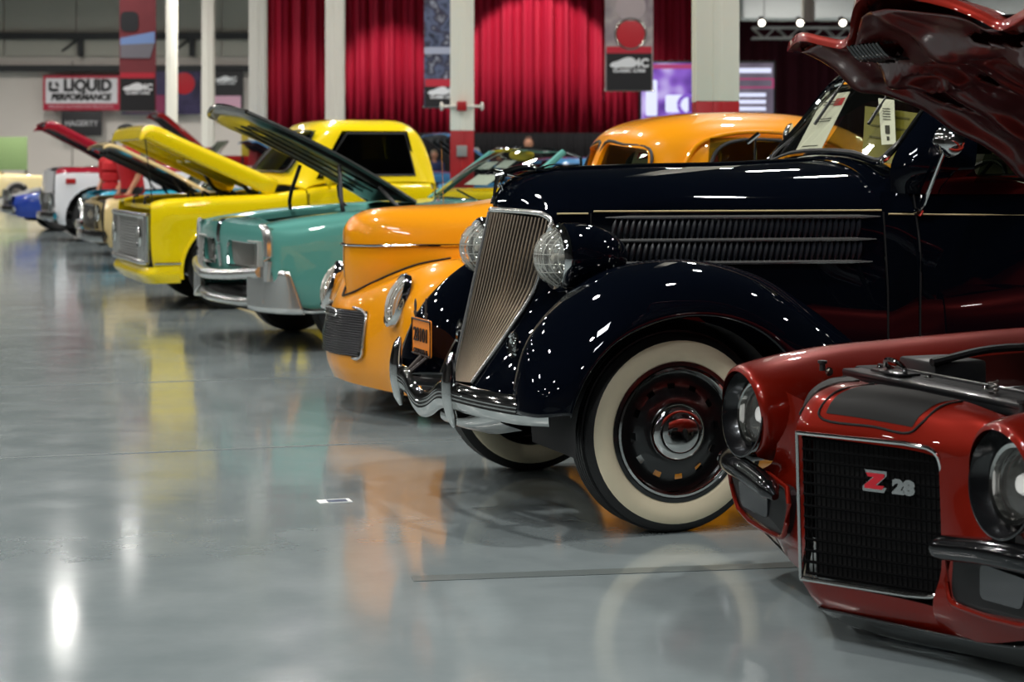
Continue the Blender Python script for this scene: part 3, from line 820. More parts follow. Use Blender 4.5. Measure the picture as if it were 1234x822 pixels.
# ---- headlamps
FLENS = LENS.copy(); [setattr(n.inputs[0], 'default_value', .16) for n in FLENS.node_tree.nodes if n.type == 'MIX_SHADER' and not n.inputs[0].is_linked]
for s in (1, -1):
    M = axis_m((-.305, s*.42, .945), (1, 0, .01))
    o = obj('headlamp', lathe([(.116,0),(.123,.02),(.124,.07),(.118,.12),(.104,.17),(.080,.215),(.050,.248),(.020,.265),(0,.268)], 40, M), NAVY, root)
    obj('chrome_rim', lathe([(.100,-.012),(.113,-.018),(.122,-.006),(.124,.008),(.118,.014)], 48, M), CHROME, o)
    lp = [(.0,-.088),(.03,-.085),(.06,-.074),(.085,-.052),(.100,-.02),(.104,0)]
    obj('lens', lathe(lp, 40, M), FLENS, o)
    obj('reflector', lathe([(.104,0),(.09,.02),(.06,.045),(.03,.055),(0,.058)], 40, M), CHROME, o)
    bm = bmesh.new()
    for j in range(-4, 5):
        y = j * .022; h = math.sqrt(max(.1**2 - y*y, 0))
        for side in (-1,):
            P = []
            for k in range(9):
                z = -h + 2 * h * k / 8; r = math.sqrt(y*y + z*z); P.append(M @ Vector((z, y, -.086 + .07 * (r / .1) ** 2.2)))
            tube(bm, P, .0026, 5, 1, smooth=False)
    for z in (-.05, -.02, .015, .05):
        h = math.sqrt(.1**2 - z*z); tube(bm, [M @ Vector((z, -h + 2*h*k/8, -.088 + .07 * (math.sqrt(z*z + (-h + 2*h*k/8)**2) / .1) ** 2.2)) for k in range(9)], .0016, 5, 1, smooth=False)
    obj('lens_flutes', bm, mat('fluted_glass', 'dfe0dc', .1, coat=1, spec=.8), o)
    obj('bulb', lathe([(0,-.03),(.014,-.02),(.016,0),(.01,.03),(0,.03)], 16, M), mat('bulb_glass', 'e8e4da', .1, coat=1), o)
    obj('stalk', tubebm([(-.19, s*.42, .86), (-.17, s*.44, .80)], [.03, .045], 12), NAVY, o)
# ---- bumper
def bump_path():
    ctl = [(-.46,-.74,.436),(-.53,-.69,.437),(-.60,-.57,.443),(-.65,-.42,.450),(-.668,-.30,.452),(-.673,-.2,.443),(-.678,-.1,.405),(-.68,0,.388),
           (-.678,.1,.405),(-.673,.2,.443),(-.668,.30,.452),(-.65,.42,.450),(-.60,.57,.443),(-.53,.69,.437),(-.46,.74,.436)]
    P = spline(ctl, 6); out = []
    for i, p in enumerate(P):
        t = (P[min(i + 1, len(P) - 1)] - P[max(i - 1, 0)]); t.z = 0; t.normalize()
        out.append((p, Vector((-t.y, t.x, 0)), Vector((0, 0, 1))))
    return out
prof = [(.0,-.05),(.008,-.048),(.016,-.035),(.022,-.014),(.018,-.010),(.023,-.006),(.023,-.001),(.018,.003),(.023,.007),(.023,.012),(.018,.016),(.022,.020),(.016,.038),(.006,.050),(0,.050),(-.004,0)]
o = obj('front_bumper', sweep(bmesh.new(), bump_path(), prof), CHROME, root, angle=50)
bm = bmesh.new()
pp = bump_path()
for zz in (-.010, .003, .016):
    tube(bm, [p + sd * .0195 + up * zz for p, sd, up in pp[::2]], .0022, 6, 1, smooth=False)
obj('bumper_grooves', bm, MATTE, o)
for s in (1, -1):
    g = bmesh.new()
    tube(g, [(-.672, s*.33, .607),(-.68, s*.33, .578),(-.688, s*.33, .51),(-.686, s*.33, .45),(-.676, s*.33, .38),(-.667, s*.33, .342)], [.007,.019,.026,.027,.021,.007], 12, 4, up=(1,0,0), flat=1.0)
    obj('bumper_guard', g, CHROME, o)
    obj('bumper_bracket', tubebm([(-.66, s*.33, .44),(-.5, s*.33, .42),(-.3, s*.33, .40)], .018, 8), SATIN, o)
# lower pan behind bumper
obj('splash_pan', patch([[(-.60,0,.40),(-.58,-.2,.40),(-.54,-.42,.42)],[(-.61,0,.33),(-.59,-.2,.33),(-.53,-.42,.37)],[(-.5,0,.29),(-.48,-.2,.29),(-.44,-.42,.33)]], 5, 5), CHROME, root)
# ---- number plate on the far side
PO = mat('plate_orange', 'f08a25', .45, noise=(60, .05)); PD = mat('plate_dark', '2a1c16', .5)
pl = obj('number_plate', prism(rounded([(-.59,.30,.475),(-.59,.55,.475),(-.59,.55,.622),(-.59,.30,.622)], .012), (.004, 0, 0)), PO, root, smooth=False)
text('plate_number', '28101', .078, facing((-.594, .425, .555), (0,-1,0), (0,0,1)), PD, pl, .002, sx=.98)
text('plate_text', 'CALIFORNIA 36', .026, facing((-.594, .425, .492), (0,-1,0), (0,0,1)), PD, pl, .002)
bm = bmesh.new(); tube(bm, [(-.592,y,z) for y,z in ((.305,.48),(.545,.48),(.545,.617),(.305,.617))], .004, 6, closed=True, smooth=False)
tube(bm, [(-.585,.425,.475),(-.66,.425,.40)], .012, 8); tube(bm, [(-.585,.36,.475),(-.67,.36,.41)], .008, 6)
obj('plate_frame', bm, PD, pl)
for yy, hh in ((.505, .052), (.365, .062)):
    obj('plate_topper', prism(spline([(-.592,yy-.002,.625),(-.592,yy-.02,.645),(-.592,yy-.008,.65),(-.592,yy-.012,.672),(-.592,yy,.625+hh+.02),(-.592,yy+.012,.672),(-.592,yy+.008,.65),(-.592,yy+.02,.645)], 2, True), (.004,0,0)), PD, pl, smooth=False)
for o_ in [pl]: o_.location = (.035, 0, .045)
# ---- wheels
for x in (0, 2.845):
    for s in (1, -1):
        wh_ = wheel(root, x, s * .71, R=.352, W=.16, rr=.238, side=s, white=(.243, .322), z=.352)
        obj('inner_whitewall', lathe([(.243, .072), (.253, .080), (.283, .0848), (.312, .0824), (.322, .0744)], 64, axis_m((x, s * .71, .352), (0, -s, 0))), WHITEWALL, wh_)
# ---- body, cowl, doors
B = lambda x, a, b, c, d, e: [(x, a, .34), (x, b, .62), (x, c, .93), (x, d, 1.09), (x, e, 1.175)]
rows = [B(.985,.54,.545,.525,.508,.48), B(1.10,.57,.575,.565,.545,.525), B(1.25,.61,.615,.605,.59,.575), B(1.7,.68,.69,.685,.67,.655), B(2.3,.715,.73,.725,.71,.69), B(2.9,.70,.715,.71,.69,.665), B(3.4,.60,.62,.61,.58,.54), B(3.8,.38,.42,.40,.36,.33), [(3.95,.0,.36),(4.0,.0,.62),(3.97,.0,.93),(3.9,.0,1.09),(3.85,0,1.175)]]
body = obj('body', patch(rows, 6, 6, mirror=True), NAVY, root, angle=60)
obj('cowl', patch([[(.962,0,1.302),(.964,.2,1.288),(.968,.36,1.243),(.974,.465,1.167),(.983,.507,1.09)],
                   [(1.0,0,1.318),(1.005,.2,1.308),(1.01,.36,1.276),(1.02,.465,1.215),(1.04,.53,1.10)],
                   [(1.06,0,1.315),(1.06,.2,1.31),(1.06,.37,1.285),(1.065,.49,1.23),(1.09,.56,1.10)]], 5, 5, mirror=True), NAVY, body, angle=60)
G = [[(1.33,0,1.665),(1.325,.22,1.66),(1.31,.40,1.64),(1.275,.455,1.59),(1.15,.475,1.43),(1.04,.48,1.29),(1.03,.482,1.17)],
     [(1.36,0,1.685),(1.355,.23,1.68),(1.345,.42,1.66),(1.31,.485,1.60),(1.20,.53,1.43),(1.10,.54,1.28),(1.08,.518,1.17)],
     [(1.50,0,1.715),(1.50,.25,1.71),(1.49,.44,1.68),(1.48,.53,1.60),(1.44,.61,1.42),(1.40,.635,1.27),(1.38,.60,1.17)],
     [(1.9,0,1.73),(1.9,.27,1.72),(1.9,.47,1.69),(1.9,.565,1.60),(1.9,.635,1.42),(1.9,.67,1.27),(1.9,.68,1.17)],
     [(2.5,0,1.72),(2.5,.27,1.71),(2.5,.47,1.68),(2.5,.565,1.60),(2.5,.64,1.42),(2.5,.68,1.27),(2.5,.695,1.17)],
     [(3.0,0,1.63),(3.0,.25,1.62),(3.0,.44,1.58),(3.0,.54,1.5),(3.0,.61,1.37),(3.0,.65,1.25),(3.0,.665,1.17)],
     [(3.45,0,1.42),(3.45,.2,1.41),(3.45,.36,1.38),(3.45,.45,1.32),(3.45,.5,1.26),(3.45,.53,1.21),(3.45,.55,1.17)],
     [(3.85,0,1.17),(3.84,.1,1.17),(3.83,.18,1.17),(3.82,.22,1.17),(3.81,.26,1.17),(3.80,.28,1.165),(3.80,.3,1.16)]]
roof = obj('roof', patch(G, 7, 7, mirror=True), NAVY, root, angle=60)
roof.data.flip_normals(); solid(roof, .024, 0)
wins = [rounded([(1.30,-1,1.235),(2.08,-1,1.235),(2.08,-1,1.56),(1.55,-1,1.56),(1.34,-1,1.44)], .04), rounded([(2.26,-1,1.225),(2.85,-1,1.225),(2.78,-1,1.50),(2.6,-1,1.56),(2.26,-1,1.56)], .06)]
cut(roof, [prism(p, (0, 2, 0)) for p in wins])
for s in (-1, 1):
    for i, (a, b) in enumerate(((1.28, 2.09), (2.25, 2.86))):
        obj('side_window', prism([(a, s*.66, 1.21), (b, s*.68, 1.21), (b - .03, s*.575, 1.57), (a + (.22 if i == 0 else .05), s*.575, 1.57)], (0, s*.004, 0)), GLASS, roof, smooth=False)
    bm = bmesh.new()
    tube(bm, [(1.32, s*.645, 1.236), (1.6, s*.668, 1.236), (2.07, s*.69, 1.236)], .008, 8, smooth=False)
    obj('sill_trim', bm, CHROME, roof)
    # door seams, belt stripe, handle, hinge
    bm = bmesh.new()
    tube(bm, [(1.10, s*(.577), z) for z in (.36, .7, .95)] + [(1.10, s*.548, 1.09), (1.10, s*.53, 1.17)], .004, 6, 3)
    obj('door_seam', bm, MATTE, body); bm = bmesh.new()
    tube(bm, [(2.17, s*(.727), z) for z in (.36, .7, .95)] + [(2.17, s*.71, 1.09), (2.17, s*.69, 1.17)], .004, 6, 3)
    obj('door_seam', bm, MATTE, body)
    P = [(x, s * (lint([.985,1.10,1.25,1.7,2.3,2.9,3.4], [.508,.545,.59,.67,.71,.69,.58], x) + .003), 1.092 - .012 * (x - 1.03)) for x in [1.0 + .1 * i for i in range(22)]]
    obj('belt_stripe', tubebm(P, .0035, 6, 1, smooth=False), CREAM, body)
    obj('door_handle', tubebm([(1.98, s*.70, 1.04), (1.98, s*.745, 1.04), (2.08, s*.75, 1.04)], .009, 8), CHROME, body)
# mirror on a long arm at the near front door, and its twin
for s in (-1, 1):
    q = fr.L(1142, 170, -.66) if s < 0 else (1.22, .66, 1.40)
    bm = bmesh.new(); tube(bm, [(1.10, s*.56, 1.10), (1.10, s*.60, 1.13), (q[0] - .02, s*.665, q[2] - .04)], .009, 8, smooth=False); lathe([(0, -.012), (.016, -.01), (.016, .01), (0, .012)], 12, axis_m((1.10, s*.565, 1.10), (0, s, 0)), bm=bm)
    o = obj('mirror_arm', bm, CHROME, body)
    obj('mirror_head', lathe([(0, .03), (.03, .027), (.055, .014), (.062, 0), (.06, -.004), (0, -.004)], 28, axis_m((q[0], s*.668, q[2]), (-.75, s*.6, .1))), CHROME, o)
# ---- windshield
wsc = [(1.012,-.455,1.288),(1.005,-.25,1.316),(1.0,0,1.326),(1.005,.25,1.316),(1.012,.455,1.288),(1.04,.472,1.315),(1.16,.462,1.445),(1.275,.442,1.575),(1.305,.405,1.615),(1.32,.2,1.628),(1.322,0,1.632),(1.32,-.2,1.628),(1.305,-.405,1.615),(1.275,-.442,1.575),(1.16,-.462,1.445),(1.04,-.472,1.315)]
loop = spline(wsc, 3, True)
bm = bmesh.new(); bm.faces.new([bm.verts.new(p) for p in loop])
bmesh.ops.triangulate(bm, faces=bm.faces[:])
ws = obj('windshield', bm, glass_mat('windshield_glass', 'e6e8da'), roof, smooth=False)
obj('windshield_frame', tubebm([Vector(p) - Vector((.008, 0, -.002)) for p in wsc], .011, 8, 4, closed=True), CHROME, ws)
obj('windshield_gasket', tubebm([p * 1.0 + Vector((-.004, .018 * (-1 if p[1] > .4 else 1 if p[1] < -.4 else 0), .012 if p[2] < 1.4 else -.018)) for p in [Vector(q) for q in wsc]], .008, 6, 4, closed=True), RUBBER, ws)
for px0, py0, px1, py1, l0 in ((1022, 100, 984, 152, .12), (1072, 120, 1049, 152, -.32)):
    a = Vector(fr.L(px0, py0, l0)); 
    def on_glass(px, py, off=0.0):   # ray against the windshield plane
        n = Vector((-.745, 0, .667)); p0 = Vector((1.012, 0, 1.292))
        A, Bp = Vector(fr.L(px, py, -1)), Vector(fr.L(px, py, 1)); t = (p0 - A).dot(n) / (Bp - A).dot(n)
        return A + (Bp - A) * t + n * off
    a, b = on_glass(px0, py0, .02), on_glass(px1, py1, .012)
    m_ = a.lerp(b, .3)
    bm = tubebm([a, m_, b], [.004, .004, .004], 6, smooth=False); tube(bm, [m_, b], .007, 6, smooth=False)
    obj('wiper', bm, SATIN, ws)
# interior
bm = bmesh.new(); box(bm, (1.75, 0, .75), (.5, 1.1, .25), .06); box(bm, (2.02, 0, 1.05), (.16, 1.1, .55), .07); box(bm, (2.6, 0, .75), (.5, 1.1, .25), .06); box(bm, (2.88, 0, 1.05), (.16, 1.1, .55), .07)
seat = obj('seats', bm, mat('seat_cloth', '5d5648', .8, noise=(15, .1)), root)
obj('dashboard', boxbm((1.16, 0, 1.17), (.12, 1.04, .16), .04), DARKIN, root)
bm = bmesh.new(); M = axis_m((1.48, -.32, 1.14), (-.8, 0, .6)); tube(bm, [M @ Vector((.19*math.cos(a*PI/8), .19*math.sin(a*PI/8), 0)) for a in range(16)], .011, 8, closed=True)
tube(bm, [M @ Vector((-.19,0,0)), M @ Vector((0,0,.02)), M @ Vector((.19,0,0))], .008, 6); tube(bm, [(1.48,-.32,1.14),(1.2,-.32,.85)], .015, 8)
obj('steering_wheel', bm, SATIN, root)
bm = bmesh.new(); box(bm, (2.1, 0, .42), (3.2, .9, .12)); box(bm, (.35, 0, .5), (1.3, .56, .35), .04)
for x in (0, 2.845): tube(bm, [(x, -.66, .33), (x, -.4, .30), (x, .4, .30), (x, .66, .33)], .03, 10)
tube(bm, [(-.05, -.62, .30), (-.02, 0, .34), (-.05, .62, .30)], .035, 8, 3)
obj('chassis', bm, MATTE, root)
# rear fenders and running boards
for s in (1, -1):
    R_ = []
    for a in range(-5, 186, 19):
        q = math.radians(a); c_, n_ = math.cos(q), math.sin(q)
        R_.append([(2.85 - r * c_ * 1.12, s * y, .33 + r * n_) for y, r in ((.66,.50),(.74,.545),(.82,.535),(.88,.49),(.90,.43))])
    solid(obj('rear_fender', patch(R_, 4, 4), NAVY, root, angle=70), .004)
    obj('running_board', boxbm((1.72, s*.76, .31), (1.4, .26, .04), .015), SATIN, root)
# ---- placards: things of their own, held against the glass
CAR1 = (root, fr)
def world_of(fr, p): return Vector((fr.ox + fr.c * p[0] - fr.s * p[1], fr.oy + fr.s * p[0] + fr.c * p[1], p[2]))
def card(corners, label, m, dep=-.012):
    pts = [world_of(fr, on_glass(px, py, dep)) for px, py in corners]
    n = (pts[1] - pts[0]).cross(pts[3] - pts[0]).normalized(); c = sum(pts, Vector()) / 4
    o = obj('window_card', prism([p - c for p in pts], n * .002), m, None, smooth=False); o.location = c
    tag(o, label, 'card')
    def at(u, v, off=-.002):
        p = pts[0].lerp(pts[1], u).lerp(pts[3].lerp(pts[2], u), v); return p - c + n * (off if n.y > 0 else -off + .002)
    return o, at, n
def bar_on(o, at, n, u0, u1, v0, v1, m, nm='printed_line'):
    q = [at(u0, v0), at(u1, v0), at(u1, v1), at(u0, v1)]
    obj(nm, prism(q, n * (-.0008 if n.y > 0 else .0008)), m, o, smooth=False)
o, at, n = card([(992, 112), (1022, 108), (984, 184), (953, 186)], 'long white show card leaning inside the left half of the blue car windscreen', WHITE)
for i, (v0, v1) in enumerate(((.14, .155), (.18, .195), (.42, .43), (.46, .47), (.85, .86))): bar_on(o, at, n, .2, .8, v0, v1, INK)
bar_on(o, at, n, .62, .95, .1, .22, RED, 'printed_patch')
o, at, n = card([(1056, 116), (1075, 118), (1077, 171), (1060, 172)], 'narrow white card with barcode inside the right half of the windscreen', WHITE)
for i in range(5): bar_on(o, at, n, .25, .75, .22 + i * .06, .235 + i * .06, INK)
bar_on(o, at, n, .35, .65, .6, .78, INK, 'printed_patch'); bar_on(o, at, n, .42, .6, .84, .92, INK, 'printed_patch')
o, at, n = card([(1033, 118), (1096, 126), (1073, 188), (1029, 181)], 'olive yellow printed sheet inside the windscreen behind the narrow white card', mat('olive_sheet', '77701f', .6, noise=(6, .1)), -.05)
for v0 in (.12, .34, .56): bar_on(o, at, n, .15, .9, v0, v0 + .035, mat('olive_ink', '4f4a14', .7))
# ================================================================ red seventies coupe with raised bonnet
fc = Frame(4.46, 2.66)
REDP = paint('candy_red_paint', '7c1607', .4, .45)
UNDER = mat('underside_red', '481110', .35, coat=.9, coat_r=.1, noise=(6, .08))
croot = car_root('muscle_car', fc, 'candy red 1970s muscle car with Z28 grille badge and raised bonnet, nearest the camera')
# ---- nose: header panel (both halves) and fascia around the grille
g0, g1 = .565, .175            # grille opening top / bottom
def gx(l): return -.222 + .60 * abs(l) if abs(l) < .33 else -.024 + 1.2 * (abs(l) - .33)
hdr = [
 [(-.232,0,.560),(-.135,.16,.556),(-.045,.30,.548),(-.012,.345,.535),(.02,.39,.50)],
 [(-.226,0,.590),(-.130,.16,.585),(-.038,.30,.575),(.0,.36,.560),(.04,.42,.535)],
 [(-.180,0,.655),(-.10,.16,.648),(-.01,.30,.630),(.035,.38,.605),(.08,.46,.575)],
 [(-.105,0,.685),(-.045,.16,.678),(.04,.30,.660),(.08,.40,.64),(.13,.48,.61)],
 [(-.02,0,.690),(.03,.16,.684),(.10,.30,.668),(.14,.40,.645),(.18,.48,.63)]]
nose = obj('header_panel', patch(hdr, 6, 6, mirror=True), REDP, croot, angle=60)
# stripe (twin black decals with a pin line), drawn as thin sheets following the panel
def hdr_pt(u, v, off):   # u across 0..1, v back 0..1 on the centre-to-shoulder part
    R_ = [spline(r[:3], 8) for r in hdr]; iu = min(int(u * 16), 15); fu = u * 16 - iu
    colp = [r[iu].lerp(r[iu + 1], fu) for r in R_]; sp = spline(colp, 8); iv = min(int(v * 32), 31); fv = v * 32 - iv
    return sp[iv].lerp(sp[iv + 1], fv) + Vector((-off * .6, 0, off))
BLKS = mat('stripe_black', '0d0c0a', .6, spec=.3)
for s in (-1, 1):
    bm = bmesh.new()
    def sheet(u0, u1, v0, v1, taper=0.0, off=.002):
        g = [[bm.verts.new(Vector((1, s, 1)) * hdr_pt((u0 + taper * max(0, .35 - j / 12) ) + (u1 - u0) * i / 8 - (taper * max(0, .35 - j / 12)) * i / 8 * 2, v0 + (v1 - v0) * j / 12, off)) for i in range(9)] for j in range(13)]
        for j in range(12):
            for i in range(8): bm.faces.new((g[j][i], g[j][i + 1], g[j + 1][i + 1], g[j + 1][i]))
    sheet(.17, .93, .37, 1.0, .06)
    st_ = obj('racing_stripe', bm, BLKS, nose)
    P = [Vector((1, s, 1)) * hdr_pt(u, v, .002) for u, v in ((.12, .98), (.12, .6), (.135, .36), (.2, .31), (.6, .31), (.90, .31), (.965, .42), (.985, .7), (.985, .98))]
    obj('stripe_pin_line', tubebm(P, .0035, 6, 5), BLKS, nose)
# fascia between grille and lamps, curved from the grille side to the lamp pod and down to the valance
fas = [
 [(-.012,.345,.535),(.02,.40,.545),(.055,.46,.575),(.03,.53,.60),(-.005,.58,.635)],
 [(-.012,.350,.46),(.02,.41,.46),(.05,.46,.47),(.04,.50,.49),(.0,.535,.53)],
 [(-.010,.352,.37),(.01,.42,.37),(.035,.47,.37),(.03,.53,.38),(.0,.56,.40)],
 [(-.008,.350,.25),(.0,.42,.26),(.015,.50,.29),(.015,.60,.31),(.015,.70,.33)],
 [(-.02,.33,.155),(-.01,.42,.165),(.005,.52,.18),(.02,.63,.20),(.04,.76,.22)],
 [(.01,.33,.085),(.02,.42,.09),(.03,.52,.105),(.05,.63,.135),(.08,.76,.16)]]
for s in (1, -1):
    rows_ = [[(x, s * y, z) for x, y, z in r] for r in fas]
    obj('fascia', patch(rows_, 5, 5), REDP, croot, angle=60)
low = [[(-.215,0,.172),(-.12,.16,.168),(-.035,.30,.160),(-.01,.345,.155)],
       [(-.185,0,.125),(-.10,.16,.122),(-.02,.30,.120),(.005,.36,.118)],
       [(-.15,0,.085),(-.07,.16,.083),(.0,.30,.083),(.02,.36,.085)]]
obj('lower_fascia', patch(low, 5, 5, mirror=True), REDP, croot, angle=60)
# chin spoiler: glossy dark blade sweeping back under the nose
sp = [[(-.16,0,.095),(-.085,.16,.093),(-.01,.33,.092),(.04,.52,.105),(.08,.80,.15)],
      [(-.12,0,.07),(-.05,.16,.07),(.02,.33,.07),(.08,.52,.078),(.13,.80,.10)],
      [(-.055,0,.035),(-.01,.16,.035),(.07,.33,.035),(.13,.52,.04),(.20,.82,.05)]]
solid(obj('chin_spoiler', patch(sp, 5, 5, mirror=True), BLACKP, croot, angle=60), .006)
# ---- grille: black net behind a chrome frame, each half swept back from the prow
NET = mat('grille_net_black', '030304', .8, spec=.1)
bars = bmesh.new()
def gp(l, z, d=0.0): return (gx(l) + d + .012 + (z - .55) * -.03, l, z)
for s in (-1, 1):
    for i in range(13):
        z = g1 + (g0 - g1) * (i + .5) / 13
        tube(bars, [gp(0, z), gp(s * .17, z), gp(s * .335, z)], .0042, 6, smooth=False)
    for i in range(27):
        l = s * .335 * (i + .5) / 27
        tube(bars, [gp(l, g1 + .01), gp(l, g0 - .01)], .0022, 5, smooth=False)
gr = obj('grille', bars, NET, croot)
back = bmesh.new()
for s in (-1, 1): prism([gp(0, g1, .03), gp(s * .34, g1, .03), gp(s * .34, g0, .03), gp(0, g0, .03)], (.004, 0, 0), back)
obj('grille_backing', back, MATTE, gr)
bm = bmesh.new()
for s in (-1, 1):
    P = [Vector(p) for p in [gp(0, g0, -.016), gp(s * .27, g0, -.016), gp(s * .335, g0 - .012, -.016), gp(s * .345, g0 - .05, -.014), gp(s * .345, g1 + .05, -.014), gp(s * .335, g1 + .012, -.016), gp(s * .27, g1, -.016), gp(0, g1, -.016)]]
    tube(bm, P[:2] + spline(P[1:7], 4)[1:-1] + P[6:], .0068, 8, smooth=False)
tube(bm, [gp(0, g0, -.018), gp(0, g1, -.018)], .005, 8, smooth=False)
obj('grille_frame', bm, CHROME, gr)
# Z28 badge
n_ = Vector((-.857, .514 * 0 - .514, 0)); rt = Vector((.514, -.857, 0)).normalized() 
bp = Vector(gp(-.235, .462, -.014))
SIL = mat('badge_silver', 'cfcfcf', .2, 1.0)
def badge_pt(a, b, d=0): return bp + rt * a + Vector((0, 0, b)) + Vector((-.857, -.514, 0)) * d
Zp = [(-.055,.030),(.030,.030),(.030,.016),(-.012,-.020),(.030,-.020),(.020,-.036),(-.062,-.036),(-.062,-.022),(-.018,.014),(-.045,.014)]
b_ = obj('badge', prism([badge_pt(x * .75 - .035, y * .85, 0) for x, y in Zp], Vector((-.857, -.514, 0)) * .006), SIL, gr, smooth=False)
cx_, cy_ = -.016, -.002
obj('badge_inlay', prism([badge_pt((cx_ + (x - cx_) * .82) * .75 - .035, (cy_ + (y - cy_) * .72) * .85, .0062) for x, y in Zp], Vector((-.857, -.514, 0)) * .002), RED, b_, smooth=False)
text('badge_digits', '28', .048, facing(badge_pt(.035, -.012, .003), rt, (0, 0, 1)), SIL, b_, .003, bold=.0035, sx=1.25)
# ---- lamp pods with round headlights
CLENS = LENS.copy(); [setattr(n.inputs[0], 'default_value', .07) for n in CLENS.node_tree.nodes if n.type == 'MIX_SHADER' and not n.inputs[0].is_linked]
pod_c, pod_r = (0, .67, .525), .142
for s in (1, -1):
    # fender blends from the round pod into the long fender top; ring order: inner-bottom .. top .. outer-bottom
    def ring(xf, cy, cz, ry, rz, n=13, a0=-60, a1=240, lean=0.0):
        out = []
        for i in range(n):
            q = math.radians(a0 + (a1 - a0) * i / (n - 1)); y, z = cy - ry * math.cos(q), cz + rz * math.sin(q)
            out.append((xf + lean * (z - cz), s * y, z))
        return out
    sec = [ring(-.052, .67, .525, .128, .128, lean=-.12), ring(-.045, .67, .525, .140, .142, lean=-.10), ring(-.01, .67, .527, .150, .155), ring(.08, .68, .525, .162, .172), ring(.25, .71, .50, .17, .215), ring(.5, .745, .48, .175, .245), ring(.9, .76, .48, .178, .262), ring(1.35, .765, .48, .18, .275)]
    fd = obj('front_fender', patch(sec, 5, 3), REDP, croot, angle=60)
    obj('inner_fender', patch([[(.10, s*.53,.60),(.10, s*.52,.45),(.1, s*.50,.2)],[(.5, s*.585,.66),(.5, s*.57,.5),(.5, s*.55,.2)],[(1.35, s*.60,.70),(1.35, s*.58,.5),(1.35, s*.56,.2)]], 3, 3), mat('inner_fender_red', '45100c', .35, coat=.6), fd)
    M = axis_m((-.045, s*.67, .525), (-1, 0, .10))
    o = obj('lamp_bucket', lathe([(.131,.0),(.134,.006),(.129,.007),(.118,-.03),(.098,-.055),(.0,-.06)], 48, M), mat('bucket_black', '101113', .22, coat=.6), fd)
    o2 = obj('headlamp', lathe([(.0,-.03),(.05,-.033),(.085,-.045),(.092,-.052)], 40, M), CLENS, o)
    obj('headlamp_ring', lathe([(.084,-.045),(.086,-.03),(.096,-.028),(.1,-.042),(.099,-.055)], 48, M), CHROME, o)
    obj('reflector', lathe([(.09,-.055),(.07,-.075),(.03,-.09),(0,-.092)], 36, M), CHROME, o)
    obj('halogen_bulb', lathe([(0,-.045),(.022,-.05),(.03,-.065),(.024,-.085),(0,-.09)], 20, M), mat('bulb_bright', 'f0f0f4', .15, coat=1, emit='ffffff', es=.35), o)
# ---- split bumper bars
BB = mat('bumper_black_chrome', '2a2b2d', .12, .8, coat=.5)
for s in (1, -1):
    o = obj('bumper', tubebm([(-.075, s*.41,.315),(-.075, s*.45,.332),(-.065, s*.54,.345),(-.055, s*.66,.358),(-.03, s*.80,.364),(.06, s*.90,.362),(.22, s*.945,.362)], [.012,.034,.037,.038,.037,.035,.03], 12, 5, flat=.9), BB, croot)
    obj('bumper_end', lathe([(0,.026),(.014,.022),(.022,.01),(.024,0)], 16, axis_m((.22, s*.945,.362), (1,0,0))), BB, o)
    # lower air opening with red lip
    q = [(.0, s*.43,.335),(.0, s*.80,.335),(.02, s*.84,.31),(.02, s*.78,.215),(.0, s*.50,.185),(-.01, s*.43,.20)]
    o = obj('air_opening', prism(rounded([(x - .022, y, z) for x, y, z in q], .04), (.03, 0, 0)), SATIN, croot, smooth=False)
    obj('opening_lip', tubebm([(x - .026, y, z) for x, y, z in q], .008, 8, 3, closed=True), REDP, o)
    obj('turn_lamp', prism(rounded([(-.028, s*.55,.31),(-.028, s*.74,.31),(-.028, s*.72,.235),(-.028, s*.55,.225)], .02), (.006,0,0)), mat('smoked_lamp', '3a3c40', .12, coat=1), o, smooth=False)
# ---- engine bay
BLK2 = mat('radiator_plate_black', '1b1c1e', .32, coat=.4, noise=(30, .1))
bm = bmesh.new()
box(bm, (.225, -.05, .668), (.13, .98, .018), .006); box(bm, (.17, -.05, .658), (.016, .98, .035), .006); box(bm, (.285, -.05, .673), (.014, .98, .03), .006)
o = obj('radiator_plate', bm, BLK2, croot)
bm = bmesh.new()
for y in (-.47, -.16, .12, .38):
    lathe([(0,.012),(.008,.012),(.010,.004),(.016,.003),(.016,0)], 12, axis_m((.255, y, .677), (0,0,1)), bm=bm)
obj('plate_bolts', bm, CHROME, o)
obj('bonnet_latch', tubebm([(.22,.18,.680),(.20,.17,.710),(.20,.25,.720),(.22,.29,.70),(.26,.30,.680)], .007, 8, 4), CHROME, o)
obj('latch_plate', boxbm((.22, .24, .684), (.07, .16, .008), .003), BLK2, o)
obj('latch_spring', tubebm([(.215 + .012*math.cos(a), -.25 + .012*math.sin(a), .678 + a * .0018) for a in [k * .7 for k in range(28)]], .003, 5, 1), DULL_CHROME, o)
obj('radiator', boxbm((.26, 0, .44), (.08, .95, .48), .01), MATTE, croot)
obj('bay_floor', boxbm((.75, 0, .22), (1.3, 1.15, .04)), MATTE, croot)
obj('firewall', boxbm((1.4, 0, .5), (.04, 1.5, .5)), MATTE, croot)
bm = bmesh.new(); box(bm, (.85, 0, .48), (.62, .46, .30), .04); 
for s in (-1, 1): box(bm, (.85, s*.24, .56), (.56, .13, .10), .03, rot=Matrix.Rotation(s*.5, 3, 'X'))
eng = obj('engine', bm, SATIN, croot)
obj('air_cleaner', lathe([(0,.80),(.03,.80),(.035,.785),(.16,.782),(.185,.77),(.19,.74),(.185,.70),(.12,.69),(.1,.65)], 40, Matrix.Translation((.80, -.02, 0))), BLACKP, eng)
obj('wing_nut', lathe([(0,.825),(.012,.82),(.015,.80)], 12, Matrix.Translation((.80, -.02, 0))), CHROME, eng)
